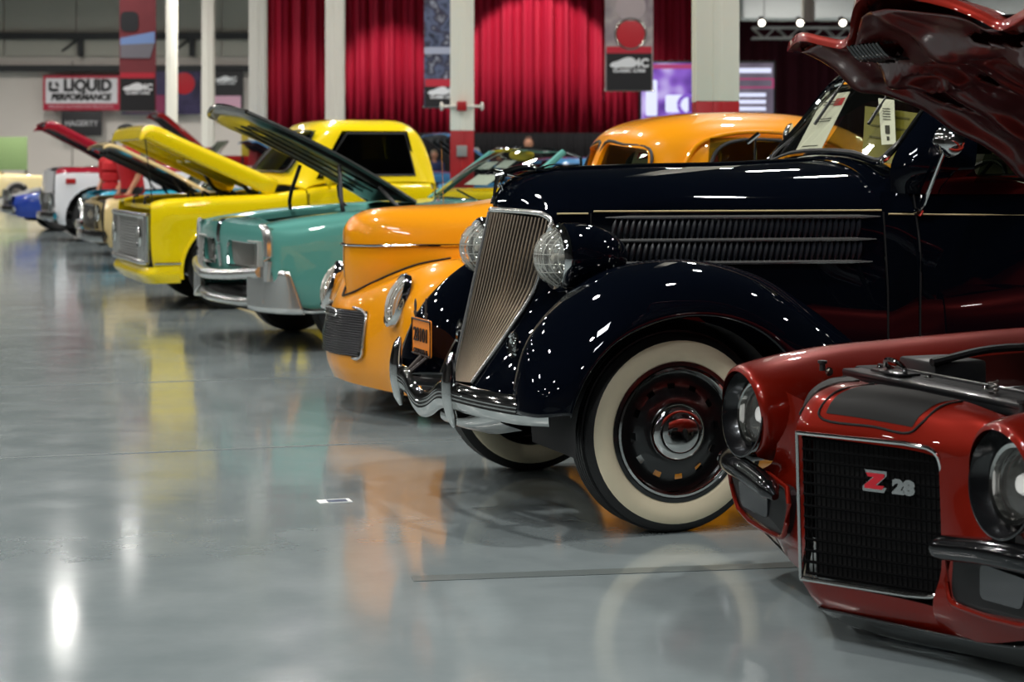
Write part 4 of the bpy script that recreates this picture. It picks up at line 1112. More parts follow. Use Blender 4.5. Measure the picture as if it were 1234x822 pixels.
obj('radiator_hose', tubebm([(.30,-.30,.66),(.38,-.28,.72),(.50,-.18,.73),(.58,-.1,.66)], .028, 12, 5), RUBBER, eng)
obj('heater_hose', tubebm([(.38,.30,.70),(.6,.32,.73),(.95,.36,.72),(1.3,.3,.70)], .012, 8, 5), RUBBER, eng)
obj('battery', boxbm((.48, .40, .60), (.18, .20, .20), .01), SATIN, croot)
obj('washer_bottle', boxbm((.46, -.44, .62), (.16, .14, .16), .02), mat('bottle_plastic', '8d8d86', .5), croot)
bm = bmesh.new()
for x, l in ((.18, .56), (.45, .60), (.80, .62), (1.1, .63)):
    for s in (1, -1): lathe([(0,.008),(.007,.008),(.009,.002),(.014,0)], 10, axis_m((x, s*(l - .012), .655), (0, -s, .1)), bm=bm)
obj('fender_bolts', bm, DULL_CHROME, croot)
for s in (1, -1): obj('rubber_stop', lathe([(.009,0),(.009,.02),(.014,.022),(.014,.03),(0,.032)], 14, axis_m((.13, s*.50, .665), (0,0,1))), RUBBER, croot)
# ---- body behind (cowl, windscreen, cabin), mostly outside the frame
Bc = lambda x, w, zt, t=0: [(x, w - .10, .20), (x, w - .02, .32), (x, w, .50), (x, w - .03, .70), (x, w - .14, zt), (x, w - .3, zt + .01)]
obj('body', patch([Bc(1.36,.945,.76), Bc(2.0,.955,.80), Bc(2.8,.955,.82), Bc(3.6,.93,.82), Bc(4.3,.86,.80), [(4.5,.55,.25),(4.55,.62,.35),(4.56,.64,.5),(4.53,.62,.7),(4.45,.52,.79),(4.45,.3,.8)]], 5, 5, mirror=True), REDP, croot, angle=60)
obj('cowl', patch([[(1.36,0,.80),(1.36,.4,.79),(1.38,.8,.765)],[(1.5,0,.82),(1.5,.4,.81),(1.56,.78,.79)],[(1.62,0,.84),(1.65,.4,.83),(1.75,.76,.80)]], 4, 4, mirror=True), REDP, croot)
Gc = [[(1.64,0,.84),(1.68,.4,.83),(1.80,.66,.82),(1.85,.74,.81)],[(2.05,0,1.10),(2.08,.36,1.09),(2.14,.56,1.04),(2.12,.68,.90)],[(2.42,0,1.235),(2.42,.34,1.225),(2.42,.50,1.18),(2.42,.70,.90)],
      [(2.9,0,1.25),(2.9,.34,1.24),(2.9,.50,1.19),(2.9,.72,.88)],[(3.4,0,1.16),(3.4,.33,1.15),(3.4,.49,1.10),(3.4,.72,.86)],[(4.0,0,.90),(4.0,.33,.895),(4.0,.55,.88),(4.0,.66,.84)],[(4.45,0,.82),(4.45,.3,.82),(4.45,.45,.815),(4.45,.55,.80)]]
cb = obj('cabin', patch(Gc, 5, 5, mirror=True), REDP, croot, angle=60); cb.data.flip_normals(); solid(cb, .03, 1)
cut(cb, [prism(rounded([(2.05,-1,.90),(3.2,-1,.90),(3.1,-1,1.12),(2.45,-1,1.14)], .05), (0,2,0)), prism(rounded([(1.72,-.58,.86),(1.72,.58,.86),(2.26,.42,1.155),(2.26,-.42,1.155)], .06), (-.25,0,.5))])
obj('windscreen', prism([(1.70,-.62,.86),(1.70,.62,.86),(2.3,.44,1.17),(2.3,-.44,1.17)], (.004,0,.004)), GLASS, cb, smooth=False)
for s in (1, -1): obj('side_glass', prism([(2.0, s*.66,.88),(3.25, s*.68,.88),(3.15, s*.52,1.14),(2.4, s*.52,1.15)], (0, s*.004, 0)), DGLASS, cb, smooth=False)
for x in (.72, 3.45):
    for s in (1, -1): wheel(croot, x, s * .77, R=.335, W=.24, rr=.19, side=s, style='spoke', rimmat=DULL_CHROME)
obj('underbody', boxbm((2.2, 0, .22), (4.2, 1.1, .1)), MATTE, croot)
# ---- raised bonnet
ang = math.radians(26.5)
def hinge(p, dz=0.0):   # p: distance ahead of hinge a, lateral l, height h above panel
    a, l, h = p; ca, sa = math.cos(ang), math.sin(ang)
    h += .05 * math.sin(PI * min(max(a / 1.5, 0), 1)); return (1.38 - a * ca + h * sa * 1.0, l, 1.06 + a * sa + h * ca + dz)
def hrow(l, front, crown, rear=0.0):
    return [hinge((front * t + rear * (1 - t), l, crown * (1 - .3 * t) + sh * t ** 3)) for t, sh in ((1.0, -.02), (.92, 0), (.7, .01), (.4, .01), (0, 0))]
cols = [(0, 1.555, .05), (.12, 1.52, .045), (.25, 1.45, .03), (.33, 1.395, .0), (.39, 1.37, -.03), (.48, 1.385, -.02), (.60, 1.41, .0), (.72, 1.38, -.02)]
skin = [hrow(l, f, c) for l, f, c in cols]
hd = obj('bonnet', patch(skin, 5, 5, mirror=True), REDP, croot, angle=60)
lipb = bmesh.new()
for s in (-1, 1):
    E_ = [Vector(r[0]) for r in skin]; E_ = spline([(p.x, s * p.y, p.z) for p in E_], 4)
    dn = Vector((math.sin(ang) * -1, 0, -math.cos(ang)))
    A = [lipb.verts.new(p) for p in E_]; Bv = [lipb.verts.new(p + dn * .03 + Vector((.008, 0, 0))) for p in E_]; Cv = [lipb.verts.new(p + dn * .03 + Vector((.05, 0, -.01))) for p in E_]
    for i in range(len(A) - 1): lipb.faces.new((A[i], A[i+1], Bv[i+1], Bv[i])); lipb.faces.new((Bv[i], Bv[i+1], Cv[i+1], Cv[i]))
solid(obj('bonnet_lip', lipb, REDP, hd, angle=60), .003)
bm = bmesh.new()
for s in (-1, 1):
    E_ = spline([hinge((a, s * .72, -.012)) for a in (1.37, 1.0, .6, 0)], 5)
    dn = Vector((math.sin(ang) * -1, 0, -math.cos(ang)))
    A = [bm.verts.new(p) for p in E_]; Bv = [bm.verts.new(p + dn * .02) for p in E_]
    for i in range(len(A) - 1): bm.faces.new((A[i], A[i+1], Bv[i+1], Bv[i]))
solid(obj('bonnet_side_flange', bm, REDP, hd), .003)
# inner frame: pressed sheet with beads, holes and bumps
NX, NY = 90, 80
def inner_h(a, l):
    h = -.035
    al = abs(l)
    def bead(d, w): return math.exp(-(d / w) ** 2)
    h -= .035 * bead(al - .62, .05)                      # side rails
    h -= .035 * bead(a - 1.27 + .2 * al, .07)           # front rail
    h -= .03 * bead(a - .15, .07)                        # rear rail
    for q in (.0, .34): h -= .022 * bead(al - q - (1.3 - a) * .12, .045)   # diagonal ribs
    h -= .020 * bead(a - .72 + .35 * al, .05)
    h -= .03 * bead(math.hypot(a - 1.12, al - .30) - .09, .025)  # round hinge boss
    h += .006 * math.sin(a * 23 + al * 9) * math.sin(al * 19 - a * 5)
    return h
bm = bmesh.new(); g = []
for i in range(NX + 1):
    r_ = []
    for j in range(NY + 1):
        l = -.69 + 1.38 * j / NY; al = abs(l)
        fr_ = lint([0, .12, .25, .34, .40, .50, .62, .72], [1.515, 1.48, 1.41, 1.355, 1.34, 1.345, 1.37, 1.34], al)
        a = fr_ * (1 - i / NX); r_.append(bm.verts.new(hinge((a, l, inner_h(a, l)))))
    g.append(r_)
holes = [(1.30, .30, .035, .13), (.95, .46, .14, .07), (.50, .22, .16, .055), (.45, .50, .13, .05), (1.0, .12, .06, .05)]
def inhole(a, l):
    return any(((a - ha) / ra) ** 2 + ((abs(l) - hl) / rl) ** 2 < 1 for ha, hl, ra, rl in holes)
for i in range(NX):
    for j in range(NY):
        l = -.69 + 1.38 * (j + .5) / NY
        fr_ = lint([0, .12, .25, .34, .40, .50, .62, .72], [1.515, 1.48, 1.41, 1.355, 1.34, 1.345, 1.37, 1.34], abs(l)); a = fr_ * (1 - (i + .5) / NX)
        if inhole(a, l): continue
        bm.faces.new((g[i][j], g[i][j+1], g[i+1][j+1], g[i+1][j]))
for v in [v for v in bm.verts if not v.link_faces]: bm.verts.remove(v)
inn = obj('bonnet_inner_frame', bm, UNDER, hd, angle=80); solid(inn, .004)
bm = bmesh.new()
for ha, hl, ra, rl in holes:
    for s in (-1, 1):
        q = [hinge((ha + ra * 1.25 * math.cos(t * PI / 8), s * hl + rl * 1.25 * math.sin(t * PI / 8), -.012)) for t in range(16)]
        prism(q, (0, 0, .003), bm)
obj('hole_backing', bm, mat('hole_backing_black', '0b0a0b', .9, bump=(60, .5)), hd, smooth=False)  # black discs set behind the openings of the inner frame
bm = bmesh.new()
for k in range(9):
    tube(bm, [hinge((1.24 + .02 * math.sin(k), .20 + k * .02, -.06)), hinge((1.31, .205 + k * .02, -.085)), hinge((1.36, .215 + k * .02, -.06))], .006, 6, 3)
obj('latch_coil', bm, BLACKP, hd)
for s in (1, -1):
    obj('hinge_arm', tubebm([(1.34, s*.66, .70), (1.20, s*.655, .80), hinge((.25, s*.65, -.05))], .012, 8, smooth=False), SATIN, hd)
# ================================================================ orange forties coupe
fw = Frame(9.54, 2.645)
ORA = paint('orange_paint', 'f09a08', .35)
wroot = car_root('coupe', fw, 'bright orange 1940s coupe with egg shaped headlights, between the dark blue and teal cars')
H_ = [[(-.085,0,.975),(-.10,.004,.955),(-.104,.006,.91),(-.104,.006,.86),(-.104,.006,.74),(-.09,.004,.59)],
      [(-.045,0,1.012),(-.06,.055,.995),(-.088,.075,.94),(-.088,.085,.86),(-.085,.09,.74),(-.06,.09,.61)],
      [(.05,0,1.046),(.03,.11,1.03),(0,.16,.97),(-.01,.18,.86),(-.008,.185,.76),(.01,.185,.66)],
      [(.25,0,1.062),(.24,.16,1.04),(.22,.245,.97),(.21,.28,.86),(.21,.29,.79),(.21,.295,.72)],
      [(.6,0,1.08),(.6,.21,1.055),(.6,.33,.98),(.6,.38,.865),(.6,.41,.80),(.6,.42,.72)],
      [(1.30,0,1.205),(1.31,.24,1.18),(1.36,.43,1.09),(1.4,.53,.94),(1.42,.56,.84),(1.42,.58,.66)]]
whood = obj('hood', patch(H_, 6, 6, mirror=True), ORA, wroot, angle=60)
bm = bmesh.new()
for s in (1, -1): tube(bm, [(-.112,0,.862),(-.094,s*.09,.862),(-.014,s*.186,.862),(.208,s*.285,.864),(.6,s*.386,.868),(1.35,s*.535,.95)], .0075, 8, 6)
obj('hood_trim', bm, CHROME, whood)
N_ = {0: [(-.085,.605),(-.13,.56),(-.165,.46),(-.18,.35),(-.17,.24),(-.135,.165)],
      .15: [(-.02,.655),(-.11,.575),(-.15,.47),(-.166,.35),(-.156,.24),(-.12,.16)],
      .35: [(.14,.745),(-.02,.65),(-.07,.52),(-.092,.38),(-.086,.25),(-.055,.15)],
      .50: [(.32,.80),(.07,.725),(-.02,.58),(-.045,.41),(-.038,.26),(-.005,.145)],
      .64: [(.46,.815),(.15,.765),(.005,.62),(-.022,.44),(-.014,.28),(.02,.145)],
      .78: [(.47,.755),(.20,.71),(.04,.585),(.01,.43),(.02,.28),(.06,.15)],
      .85: [(.48,.62),(.29,.59),(.18,.51),(.15,.41),(.15,.28),(.18,.165)]}
rows = [[(x, l, z) for x, z in v] for l, v in N_.items()]
nose_ = obj('front_fenders_and_nose', patch(rows, 6, 5, mirror=True), ORA, wroot, angle=60)
nose_.name = 'nose'
for s in (1, -1):
    R_ = [[(.30, s*.35,.72),(.30, s*.50,.79),(.32, s*.66,.80),(.32, s*.78,.74),(.31, s*.85,.60),(.24, s*.852,.48),(.165, s*.85,.36)],
          [(.46, s*.40,.74),(.46, s*.52,.81),(.46, s*.66,.825),(.46, s*.78,.775),(.46, s*.85,.71),(.46, s*.862,.70),(.46, s*.862,.69)],
          [(.70, s*.45,.70),(.70, s*.56,.76),(.72, s*.68,.775),(.72, s*.78,.73),(.68, s*.85,.66),(.66, s*.862,.64),(.65, s*.862,.63)],
          [(.95, s*.50,.56),(.97, s*.60,.61),(.98, s*.70,.62),(.96, s*.80,.57),(.88, s*.86,.52),(.80, s*.864,.48),(.78, s*.864,.46)],
          [(1.2, s*.55,.38),(1.22, s*.63,.41),(1.22, s*.72,.42),(1.18, s*.80,.39),(1.0, s*.86,.34),(.84, s*.862,.28),(.82, s*.862,.26)]]
    obj('front_fender', patch(R_, 4, 4), ORA, wroot, angle=70)
    # egg shaped headlamp set into the fender
    M = axis_m((-.008, s*.645,.612), (-.93, s*.12, .34), (.34, s*.02, .93)) @ Matrix.Diagonal((1.33, .72, 1, 1))
    hl = obj('headlamp', lathe([(0,.050),(.045,.045),(.075,.030),(.094,.006)], 40, M), LENS, wroot)
    obj('headlamp_bezel', lathe([(.088,.012),(.098,.018),(.106,.006),(.104,-.02)], 44, M), CHROME, hl)
    obj('reflector', lathe([(.095,.004),(.07,-.03),(.03,-.045),(0,-.047)], 32, M), CHROME, hl)
    bm = bmesh.new()
    for j in range(-4, 5):
        y = j * .019; h = math.sqrt(.09**2 - y*y)
        tube(bm, [M @ Vector((z, y, .052 - (z*z + y*y) * 5.2)) for z in [-h + 2*h*k/6 for k in range(7)]], .0022, 5, 1, smooth=False)
    obj('lens_flutes', bm, mat('fluted_glass', 'dfe0dc', .1, coat=1, spec=.8), hl)
    for x in (.46, 2.62): wheel(wroot, x, s*.70, R=.33 if x < 1 else .36, W=.17 if x < 1 else .28, rr=.2, side=s, style='spoke', rimmat=CHROME)
for s in (1, -1):
    obj('hood_seam', tubebm([(-.112, s*.006,.595),(-.075, s*.10,.622),(-.022, s*.192,.665),(.085, s*.262,.722),(.20, s*.315,.768),(.36, s*.37,.80)], .006, 6, 5), MATTE, nose_)
# barred nose grille
def nxs(l, z): 
    l = abs(l); a = lint([0,.15,.35], [-.180,-.166,-.090], l); b = lint([0,.15,.35], [-.158,-.138,-.064], l); c = lint([0,.15,.35], [-.176,-.160,-.09], l)
    return lint([.28,.36,.49], [c, a, b], z)
bm = bmesh.new()
for i in range(19):
    z = .290 + .0121 * i; wl = .345 if 1 < i < 17 else .325
    P = [(nxs(l, z) - .016, l, z) for l in [wl * (k / 6 - 1) for k in range(13)]]
    tube(bm, P, .0040, 6, 1, smooth=False)
wg = obj('grille', bm, mat('grille_dark_chrome', '38383b', .25, .9), wroot)
bm = bmesh.new()
ring_ = rounded([(0,-.36,.272),(0,.36,.272),(0,.345,.525),(0,-.345,.525)], .07, 6)
tube(bm, [(nxs(p.y, p.z) - .012, p.y, p.z) for p in ring_], .008, 6, 1, closed=True, smooth=False)
obj('grille_rim', bm, TRIM, wg)
bm = bmesh.new(); gg = [[bm.verts.new((nxs(l, z) - .006, l, z)) for l in [-.345 + .69*k/12 for k in range(13)]] for z in (.28,.34,.40,.46,.515)]
for i in range(4):
    for j in range(12): bm.faces.new((gg[i][j], gg[i][j+1], gg[i+1][j+1], gg[i+1][j]))
obj('grille_backing', bm, MATTE, wg)
bm = bmesh.new(); P = rounded([(0,-.10,.475),(0,.16,.475),(0,.15,.512),(0,-.08,.512)], .012)
tube(bm, [(nxs(p.y, p.z) - .022, p.y, p.z) for p in P], .005, 6, 1, closed=True, smooth=False); obj('grille_badge', bm, TRIM, wg)
wg.location = (-.004, 0, .022)
obj('inner_bay', boxbm((.85, 0, .48), (.9, .4, .4)), MATTE, wroot)
# body and roof
Bw = lambda x, w, zt: [(x, w - .04, .22), (x, w, .40), (x, w, .62), (x, w - .03, .85), (x, w - .07, zt)]
rows = [Bw(1.38,.64,1.0), Bw(1.7,.72,1.02), Bw(2.2,.76,1.02), Bw(2.8,.75,1.01), [(3.3,.60,.24),(3.3,.64,.4),(3.3,.65,.62),(3.3,.62,.83),(3.3,.58,.97)], [(3.8,.42,.28),(3.85,.46,.42),(3.84,.46,.6),(3.78,.42,.74),(3.7,.38,.82)], [(4.0,0,.30),(4.05,0,.45),(4.03,0,.6),(3.95,0,.7),(3.85,0,.76)]]
obj('body', patch(rows, 5, 5, mirror=True), ORA, wroot, angle=60)
G = [[(1.27,0,1.19),(1.30,.2,1.18),(1.37,.38,1.165),(1.43,.50,1.14),(1.46,.56,1.08),(1.46,.60,.98)],
     [(1.30,0,1.28),(1.33,.2,1.27),(1.40,.37,1.26),(1.465,.485,1.22),(1.50,.56,1.12),(1.50,.62,.98)],
     [(1.36,0,1.40),(1.385,.2,1.395),(1.44,.36,1.38),(1.50,.465,1.33),(1.54,.545,1.20),(1.56,.64,.98)],
     [(1.45,0,1.475),(1.465,.2,1.47),(1.51,.37,1.44),(1.56,.475,1.38),(1.61,.56,1.23),(1.63,.66,.98)],
     [(1.7,0,1.545),(1.7,.25,1.535),(1.71,.42,1.49),(1.73,.525,1.40),(1.75,.61,1.23),(1.76,.68,.98)],
     [(2.1,0,1.57),(2.1,.27,1.558),(2.1,.45,1.50),(2.1,.55,1.40),(2.1,.64,1.22),(2.1,.71,.98)],
     [(2.55,0,1.54),(2.55,.27,1.525),(2.55,.44,1.46),(2.55,.54,1.36),(2.55,.63,1.2),(2.55,.71,.98)],
     [(2.92,0,1.40),(2.92,.25,1.385),(2.92,.40,1.33),(2.92,.50,1.25),(2.92,.59,1.14),(2.92,.67,.97)],
     [(3.3,0,1.12),(3.3,.2,1.11),(3.3,.33,1.09),(3.3,.42,1.06),(3.3,.5,1.01),(3.3,.59,.93)],
     [(3.75,0,.80),(3.75,.12,.80),(3.74,.22,.80),(3.73,.30,.79),(3.72,.36,.78),(3.70,.40,.76)]]
wr = obj('roof', patch(G, 6, 6, mirror=True), ORA, wroot, angle=60); wr.data.flip_normals(); solid(wr, .025, 1)
cut(wr, [prism(rounded([(1.69,-1,1.08),(2.36,-1,1.08),(2.36,-1,1.37),(2.2,-1,1.40),(1.86,-1,1.40),(1.74,-1,1.33)], .05), (0,2,0)),
         prism(rounded([(1.0,.035,1.215),(1.0,.44,1.20),(1.0,.40,1.36),(1.0,.035,1.395)], .04), (.6,0,0)), prism(rounded([(1.0,-.44,1.20),(1.0,-.035,1.215),(1.0,-.035,1.395),(1.0,-.40,1.36)], .04), (.6,0,0)),
         prism(rounded([(3.5,-.3,1.2),(3.5,.3,1.2),(3.5,.28,1.36),(3.5,-.28,1.36)], .05), (-.7,0,0))])
for s in (1, -1):
    P = [(1.31, s*.03,1.21),(1.425, s*.44,1.195),(1.475, s*.42,1.345),(1.375, s*.03,1.40)]
    w_ = obj('windshield', prism(P, (.004,0,0)), GLASS, wr, smooth=False)
    P = [(x - .012, y, z) for x, y, z in [(1.315, s*.035,1.213),(1.36, s*.24,1.205),(1.42, s*.44,1.20),(1.455, s*.455,1.28),(1.47, s*.40,1.36),(1.40, s*.22,1.385),(1.37, s*.035,1.397)]]
    obj('windshield_gasket', tubebm(P, .009, 6, 4, closed=True), RUBBER, w_)
    g_ = obj('side_glass', prism([(1.66, s*.655,1.06),(2.38, s*.68,1.06),(2.38, s*.57,1.42),(1.74, s*.55,1.42)], (0, s*.004,0)), GLASS, wr, smooth=False)
    obj('drip_rail', tubebm([(1.50, s*.60,1.03),(1.56, s*.575,1.22),(1.66, s*.545,1.375),(1.86, s*.535,1.44),(2.2, s*.545,1.445),(2.5, s*.56,1.38),(2.66, s*.62,1.22)], .012, 8, 6), ORA, g_)
    obj('window_gasket', tubebm([(1.70, s*.665,1.085),(2.35, s*.685,1.085),(2.355, s*.60,1.36),(2.2, s*.58,1.40),(1.86, s*.57,1.40),(1.75, s*.58,1.33)], .010, 6, 4, closed=True), RUBBER, g_)
bm = bmesh.new(); box(bm, (1.95, 0, .70), (.5, 1.1, .22), .05); box(bm, (2.22, 0, .98), (.15, 1.1, .5), .06)
obj('seats', bm, mat('tan_leather', 'b8a67a', .6), wroot)
bm = bmesh.new(); M = axis_m((1.78,-.3,1.10), (-.8,0,.6)); tube(bm, [M @ Vector((.17*math.cos(a*PI/8), .17*math.sin(a*PI/8), 0)) for a in range(16)], .012, 8, closed=True); tube(bm, [(1.78,-.3,1.10),(1.5,-.3,.9)], .014, 8)
obj('steering_wheel', bm, SATIN, wroot)
obj('underbody', boxbm((2.0, 0, .26), (3.6, .9, .14)), MATTE, wroot)
# chrome swan mirror seen over the navy bonnet
q = fw.L(908, 168, -.74)
bm = bmesh.new(); tube(bm, [(q[0] + .02, -.72, 1.02), (q[0] + .0, -.75, 1.10), (q[0], -.76, q[2])], [.014, .009, .008], 8, 4); tube(bm, [(q[0] - .05, -.76, q[2] - .02), (q[0] + .02, -.76, q[2] + .03)], .012, 8)
obj('mirror', bm, CHROME, wroot)
def show_card(fr, p, sz, rot, label, m=WHITE, lines=True):
    """paper card: p local position, sz (w, h), rot (tilt back, yaw) """
    o = obj('show_card', boxbm((0,0,0), (.004, sz[0], sz[1])), m, None, smooth=False)
    o.location = world_of(fr, p); o.rotation_euler = (0, rot[0], fr.th + rot[1]); tag(o, label, 'card')
    if lines:
        obj('printed_block', boxbm((-.003, 0, sz[1] * .2), (.002, sz[0] * .6, sz[1] * .25)), RED, o, smooth=False)
        obj('printed_line', boxbm((-.003, 0, -sz[1] * .15), (.002, sz[0] * .7, sz[1] * .06)), INK, o, smooth=False)
    return o
show_card(fw, (1.50, -.22, 1.30), (.22, .14), (.35, .1), 'white card with red print behind the orange coupe windscreen')
# ================================================================ teal sixties convertible, bonnet raised
fg = Frame(13.4, 2.81, math.radians(23.5), (-.051, -.021))
TEAL = paint('teal_paint', '5a9d94', .35, .1)
groot = car_root('convertible', fg, 'teal 1960s convertible with split grille and raised black lined bonnet')
Bg = lambda x, zt, w=.95, zl=.27: [(x, .58, zt - .06), (x, .62, zt - .014), (x, .80, zt), (x, w - .05, zt - .03), (x, w - .012, zt - .10), (x, w, .62), (x, w - .01, .45), (x, w - .05, zl)]
st = [[(-.03,.60,.83),(-.028,.66,.845),(-.015,.80,.858),(-.01,.88,.845),(-.0,.905,.78),(.0,.915,.64),(.02,.91,.52),(.06,.90,.36)],
      Bg(.10,.88,.94,.30), Bg(.5,.93,.955), Bg(1.0,.965,.96), Bg(1.6,.985,.96), Bg(2.4,.955,.965), Bg(3.4,.92,.965), Bg(4.2,.90,.95), Bg(4.9,.86,.90,.35), [(5.05,.55,.80),(5.05,.60,.80),(5.08,.7,.80),(5.1,.78,.76),(5.12,.80,.70),(5.12,.80,.6),(5.1,.78,.5),(5.05,.7,.4)]]
gb = obj('body', patch(st, 6, 5, mirror=True), TEAL, groot, angle=60)
solid(gb, .02, 0)
cut(gb, [prism([(xc + rr_ * math.cos(a * PI / 14), -1.2, .33 + rr_ * math.sin(a * PI / 14)) for a in range(28)], (0, 2.4, 0)) for xc, rr_ in ((.74, .36), (3.95, .40))])
for s in (1, -1):
    obj('rocker_trim', tubebm([(.20, s*.925,.30),(.26, s*.93,.285),(.37, s*.935,.285)], .024, 8, 3, flat=.9), CHROME, gb)
    obj('sill_trim', tubebm([(1.14, s*.94,.27),(2.5, s*.945,.26),(3.5, s*.94,.27)], .02, 8, 3), CHROME, gb)
    for xc, rr_, xw in ((.74, .362, .67), (3.95, .405, 3.95)):
        obj('arch_trim', tubebm([(xc - rr_ * math.cos(math.radians(a)), s*.958, .33 + rr_ * math.sin(math.radians(a))) for a in range(0, 181, 15)], .009, 6, 2), CHROME, gb)
        wheel(groot, xw, s*.80, R=.335, W=.2, rr=.19, side=s, style='spoke', rimmat=DULL_CHROME)
# header panel across the nose and the bay edges
hd_ = [[(-.085,0,.872),(-.078,.18,.868),(-.06,.42,.858),(-.03,.66,.845)],[(-.04,0,.895),(-.03,.18,.89),(-.02,.42,.882),(-.0,.66,.865)],[(.08,0,.91),(.08,.18,.905),(.08,.42,.898),(.09,.67,.875)]]
obj('header_panel', patch(hd_, 4, 4, mirror=True), TEAL, groot, angle=60)
fx = lambda l: -.085 + .095 * (abs(l) / .9) ** 1.3
fas_ = [[(fx(l) + .004, l, .868 - .02 * l), (fx(l) - .012, l, .80), (fx(l) - .002, l, .66), (fx(l) + .012, l, .53), (fx(l) + .03, l, .48)] for l in (0, .1, .3, .5, .7, .85, .905)]
fs = obj('fascia', patch(fas_, 3, 4, mirror=True), TEAL, groot, angle=60); solid(fs, .03, 0)
cut(fs, [prism(rounded([(-.4, s*.17,.575),(-.4, s*.80,.565),(-.4, s*.80,.735),(-.4, s*.17,.75)], .06), (.6,0,0)) for s in (1, -1)])
for s in (1, -1):
    SB = mat('bezel_silver', 'd2d0cc', .4, .3)
    P = [(fx(y) - .018, y, z) for y, z in [(s*.18,.58),(s*.3,.574),(s*.55,.57),(s*.77,.568),(s*.80,.60),(s*.80,.70),(s*.77,.733),(s*.55,.74),(s*.3,.746),(s*.18,.745)]]
    gl = obj('grille_bezel', tubebm(P, .008, 8, 3, closed=True), CHROME, groot)
    bm = bmesh.new(); 
    box(bm, (.10, s*.48, .656), (.006, .66, .2)); box(bm, (.02, s*.48, .560), (.16, .66, .01)); box(bm, (.02, s*.48, .752), (.16, .66, .01)); box(bm, (.02, s*.81, .656), (.16, .01, .2)); box(bm, (.02, s*.155, .656), (.16, .01, .2))
    obj('grille_recess', bm, SB, gl)
    obj('grille_net', boxbm((.06, s*.64, .656), (.02, .30, .165), .01), MATTE, gl)
    bm = bmesh.new()
    for k in range(8): tube(bm, [(.045, s*.50, .585 + k*.020), (.045, s*.78, .585 + k*.020)], .004, 6, smooth=False)
    obj('grille_bars', bm, SATIN, gl)
    obj('grille_lamp', lathe([(0,.03),(.03,.025),(.042,.008),(.045,0)], 24, axis_m((.035, s*.66,.655), (-1,0,0))), LENS, gl)
    obj('fender_edge_trim', tubebm([(-.045, s*.84,.862),(-.025, s*.88,.84),(-.016, s*.905,.78),(-.014, s*.912,.66),(-.02, s*.90,.49)], [.018,.030,.034,.034,.030], 8, 5), TRIM, groot)
obj('prow_trim', tubebm([(-.07,0,.885),(-.10,0,.86),(-.113,0,.78),(-.107,0,.66),(-.095,0,.55)], [.012,.022,.020,.020,.018], 8, 5), CHROME, groot)
# bumper of upper and lower blades joined by big end blocks
bf = lambda l, o=0: -.21 + .165 * (abs(l) / .9) ** 1.4 + o
bm = bmesh.new()
def blade(zf, hz, o, l0, l1, dep=.05):
    n = 24; path = []
    for i in range(n + 1):
        l = l0 + (l1 - l0) * i / n; path.append((Vector((bf(l, o), l, zf(l))), Vector((-1, 0, 0)), Vector((0, 0, 1))))
    sweep(bm, path, [(0,-hz),(.02,-hz*.9),(.035,-hz*.4),(.04,0),(.035,hz*.4),(.02,hz*.9),(0,hz),(-dep,hz*.8),(-dep,-hz*.8)])
blade(lambda l: .505 + .05 * (abs(l) / .9) ** 2, .038, 0, -.87, .87)
blade(lambda l: .335 - .01 * abs(l) + .06 * max(0, abs(l) - .5), .032, .05, -.87, .87)
gbp = obj('front_bumper', bm, TRIM, groot, angle=50)
for s in (1, -1):
    Rr = [[(bf(.70,.02), s*.68, z) for z in (.46,.42,.38)], [(bf(.73,-.025), s*.73, z) for z in (.525,.42,.31)], [(bf(.78,-.02), s*.79, z) for z in (.545,.43,.29)], [(.0, s*.90, z) for z in (.555,.43,.275)], [(.08, s*.955, .56), (.11, s*.955, .43), (.14, s*.955, .265)], [(.12, s*.962, .555), (.17, s*.962, .43), (.23, s*.962, .262)]]
    solid(obj('bumper_end', patch(Rr, 4, 4), TRIM, gbp, angle=50), .01)
obj('gravel_pan', boxbm((.12, 0, .32), (.3, 1.6, .12), .03), MATTE, groot)
obj('bay_filler', boxbm((.75, 0, .50), (1.1, 1.0, .4)), MATTE, groot)
# rear deck, interior, windscreen
obj('cowl', patch([[(1.22,0,1.0),(1.22,.4,.995),(1.22,.68,.965)],[(1.5,0,1.015),(1.52,.4,1.01),(1.55,.74,.985)],[(1.66,0,1.03),(1.7,.4,1.022),(1.8,.78,.975)]], 4, 4, mirror=True), TEAL, groot)
obj('rear_deck', patch([[(3.4,0,.95),(3.4,.4,.95),(3.4,.80,.925)],[(4.2,0,.93),(4.2,.4,.93),(4.2,.80,.90)],[(5.02,0,.86),(5.0,.4,.86),(4.95,.76,.85)]], 4, 4, mirror=True), TEAL, groot)
bm = bmesh.new()
for y in (-.36, .36): box(bm, (2.5, y, .62), (.5, .52, .2), .06); box(bm, (2.8, y, .88), (.16, .52, .42), .07)
box(bm, (3.3, 0, .78), (.4, 1.3, .3), .06)
obj('seats', bm, mat('black_vinyl', '1d1d1e', .4), groot); obj('dashboard', boxbm((1.82, 0, .90), (.16, 1.4, .16), .04), DARKIN, groot); obj('cabin_floor', boxbm((2.5, 0, .40), (1.9, 1.6, .05)), DARKIN, groot)
bm = bmesh.new(); M = axis_m((2.12,-.36,.98), (-.8,0,.55)); tube(bm, [M @ Vector((.19*math.cos(a*PI/8), .19*math.sin(a*PI/8), 0)) for a in range(16)], .011, 8, closed=True); tube(bm, [(2.12,-.36,.98),(1.85,-.36,.85)], .02, 8)
obj('steering_wheel', bm, SATIN, groot)
bm = bmesh.new()
base = lambda l: Vector((1.62 + .17 * (l / .75) ** 2, l, 1.025 - .03 * (l / .75) ** 2)); top = lambda l: Vector((2.18 + .09 * (l / .68) ** 2, l * .90, 1.395 - .02 * (l / .68) ** 2))
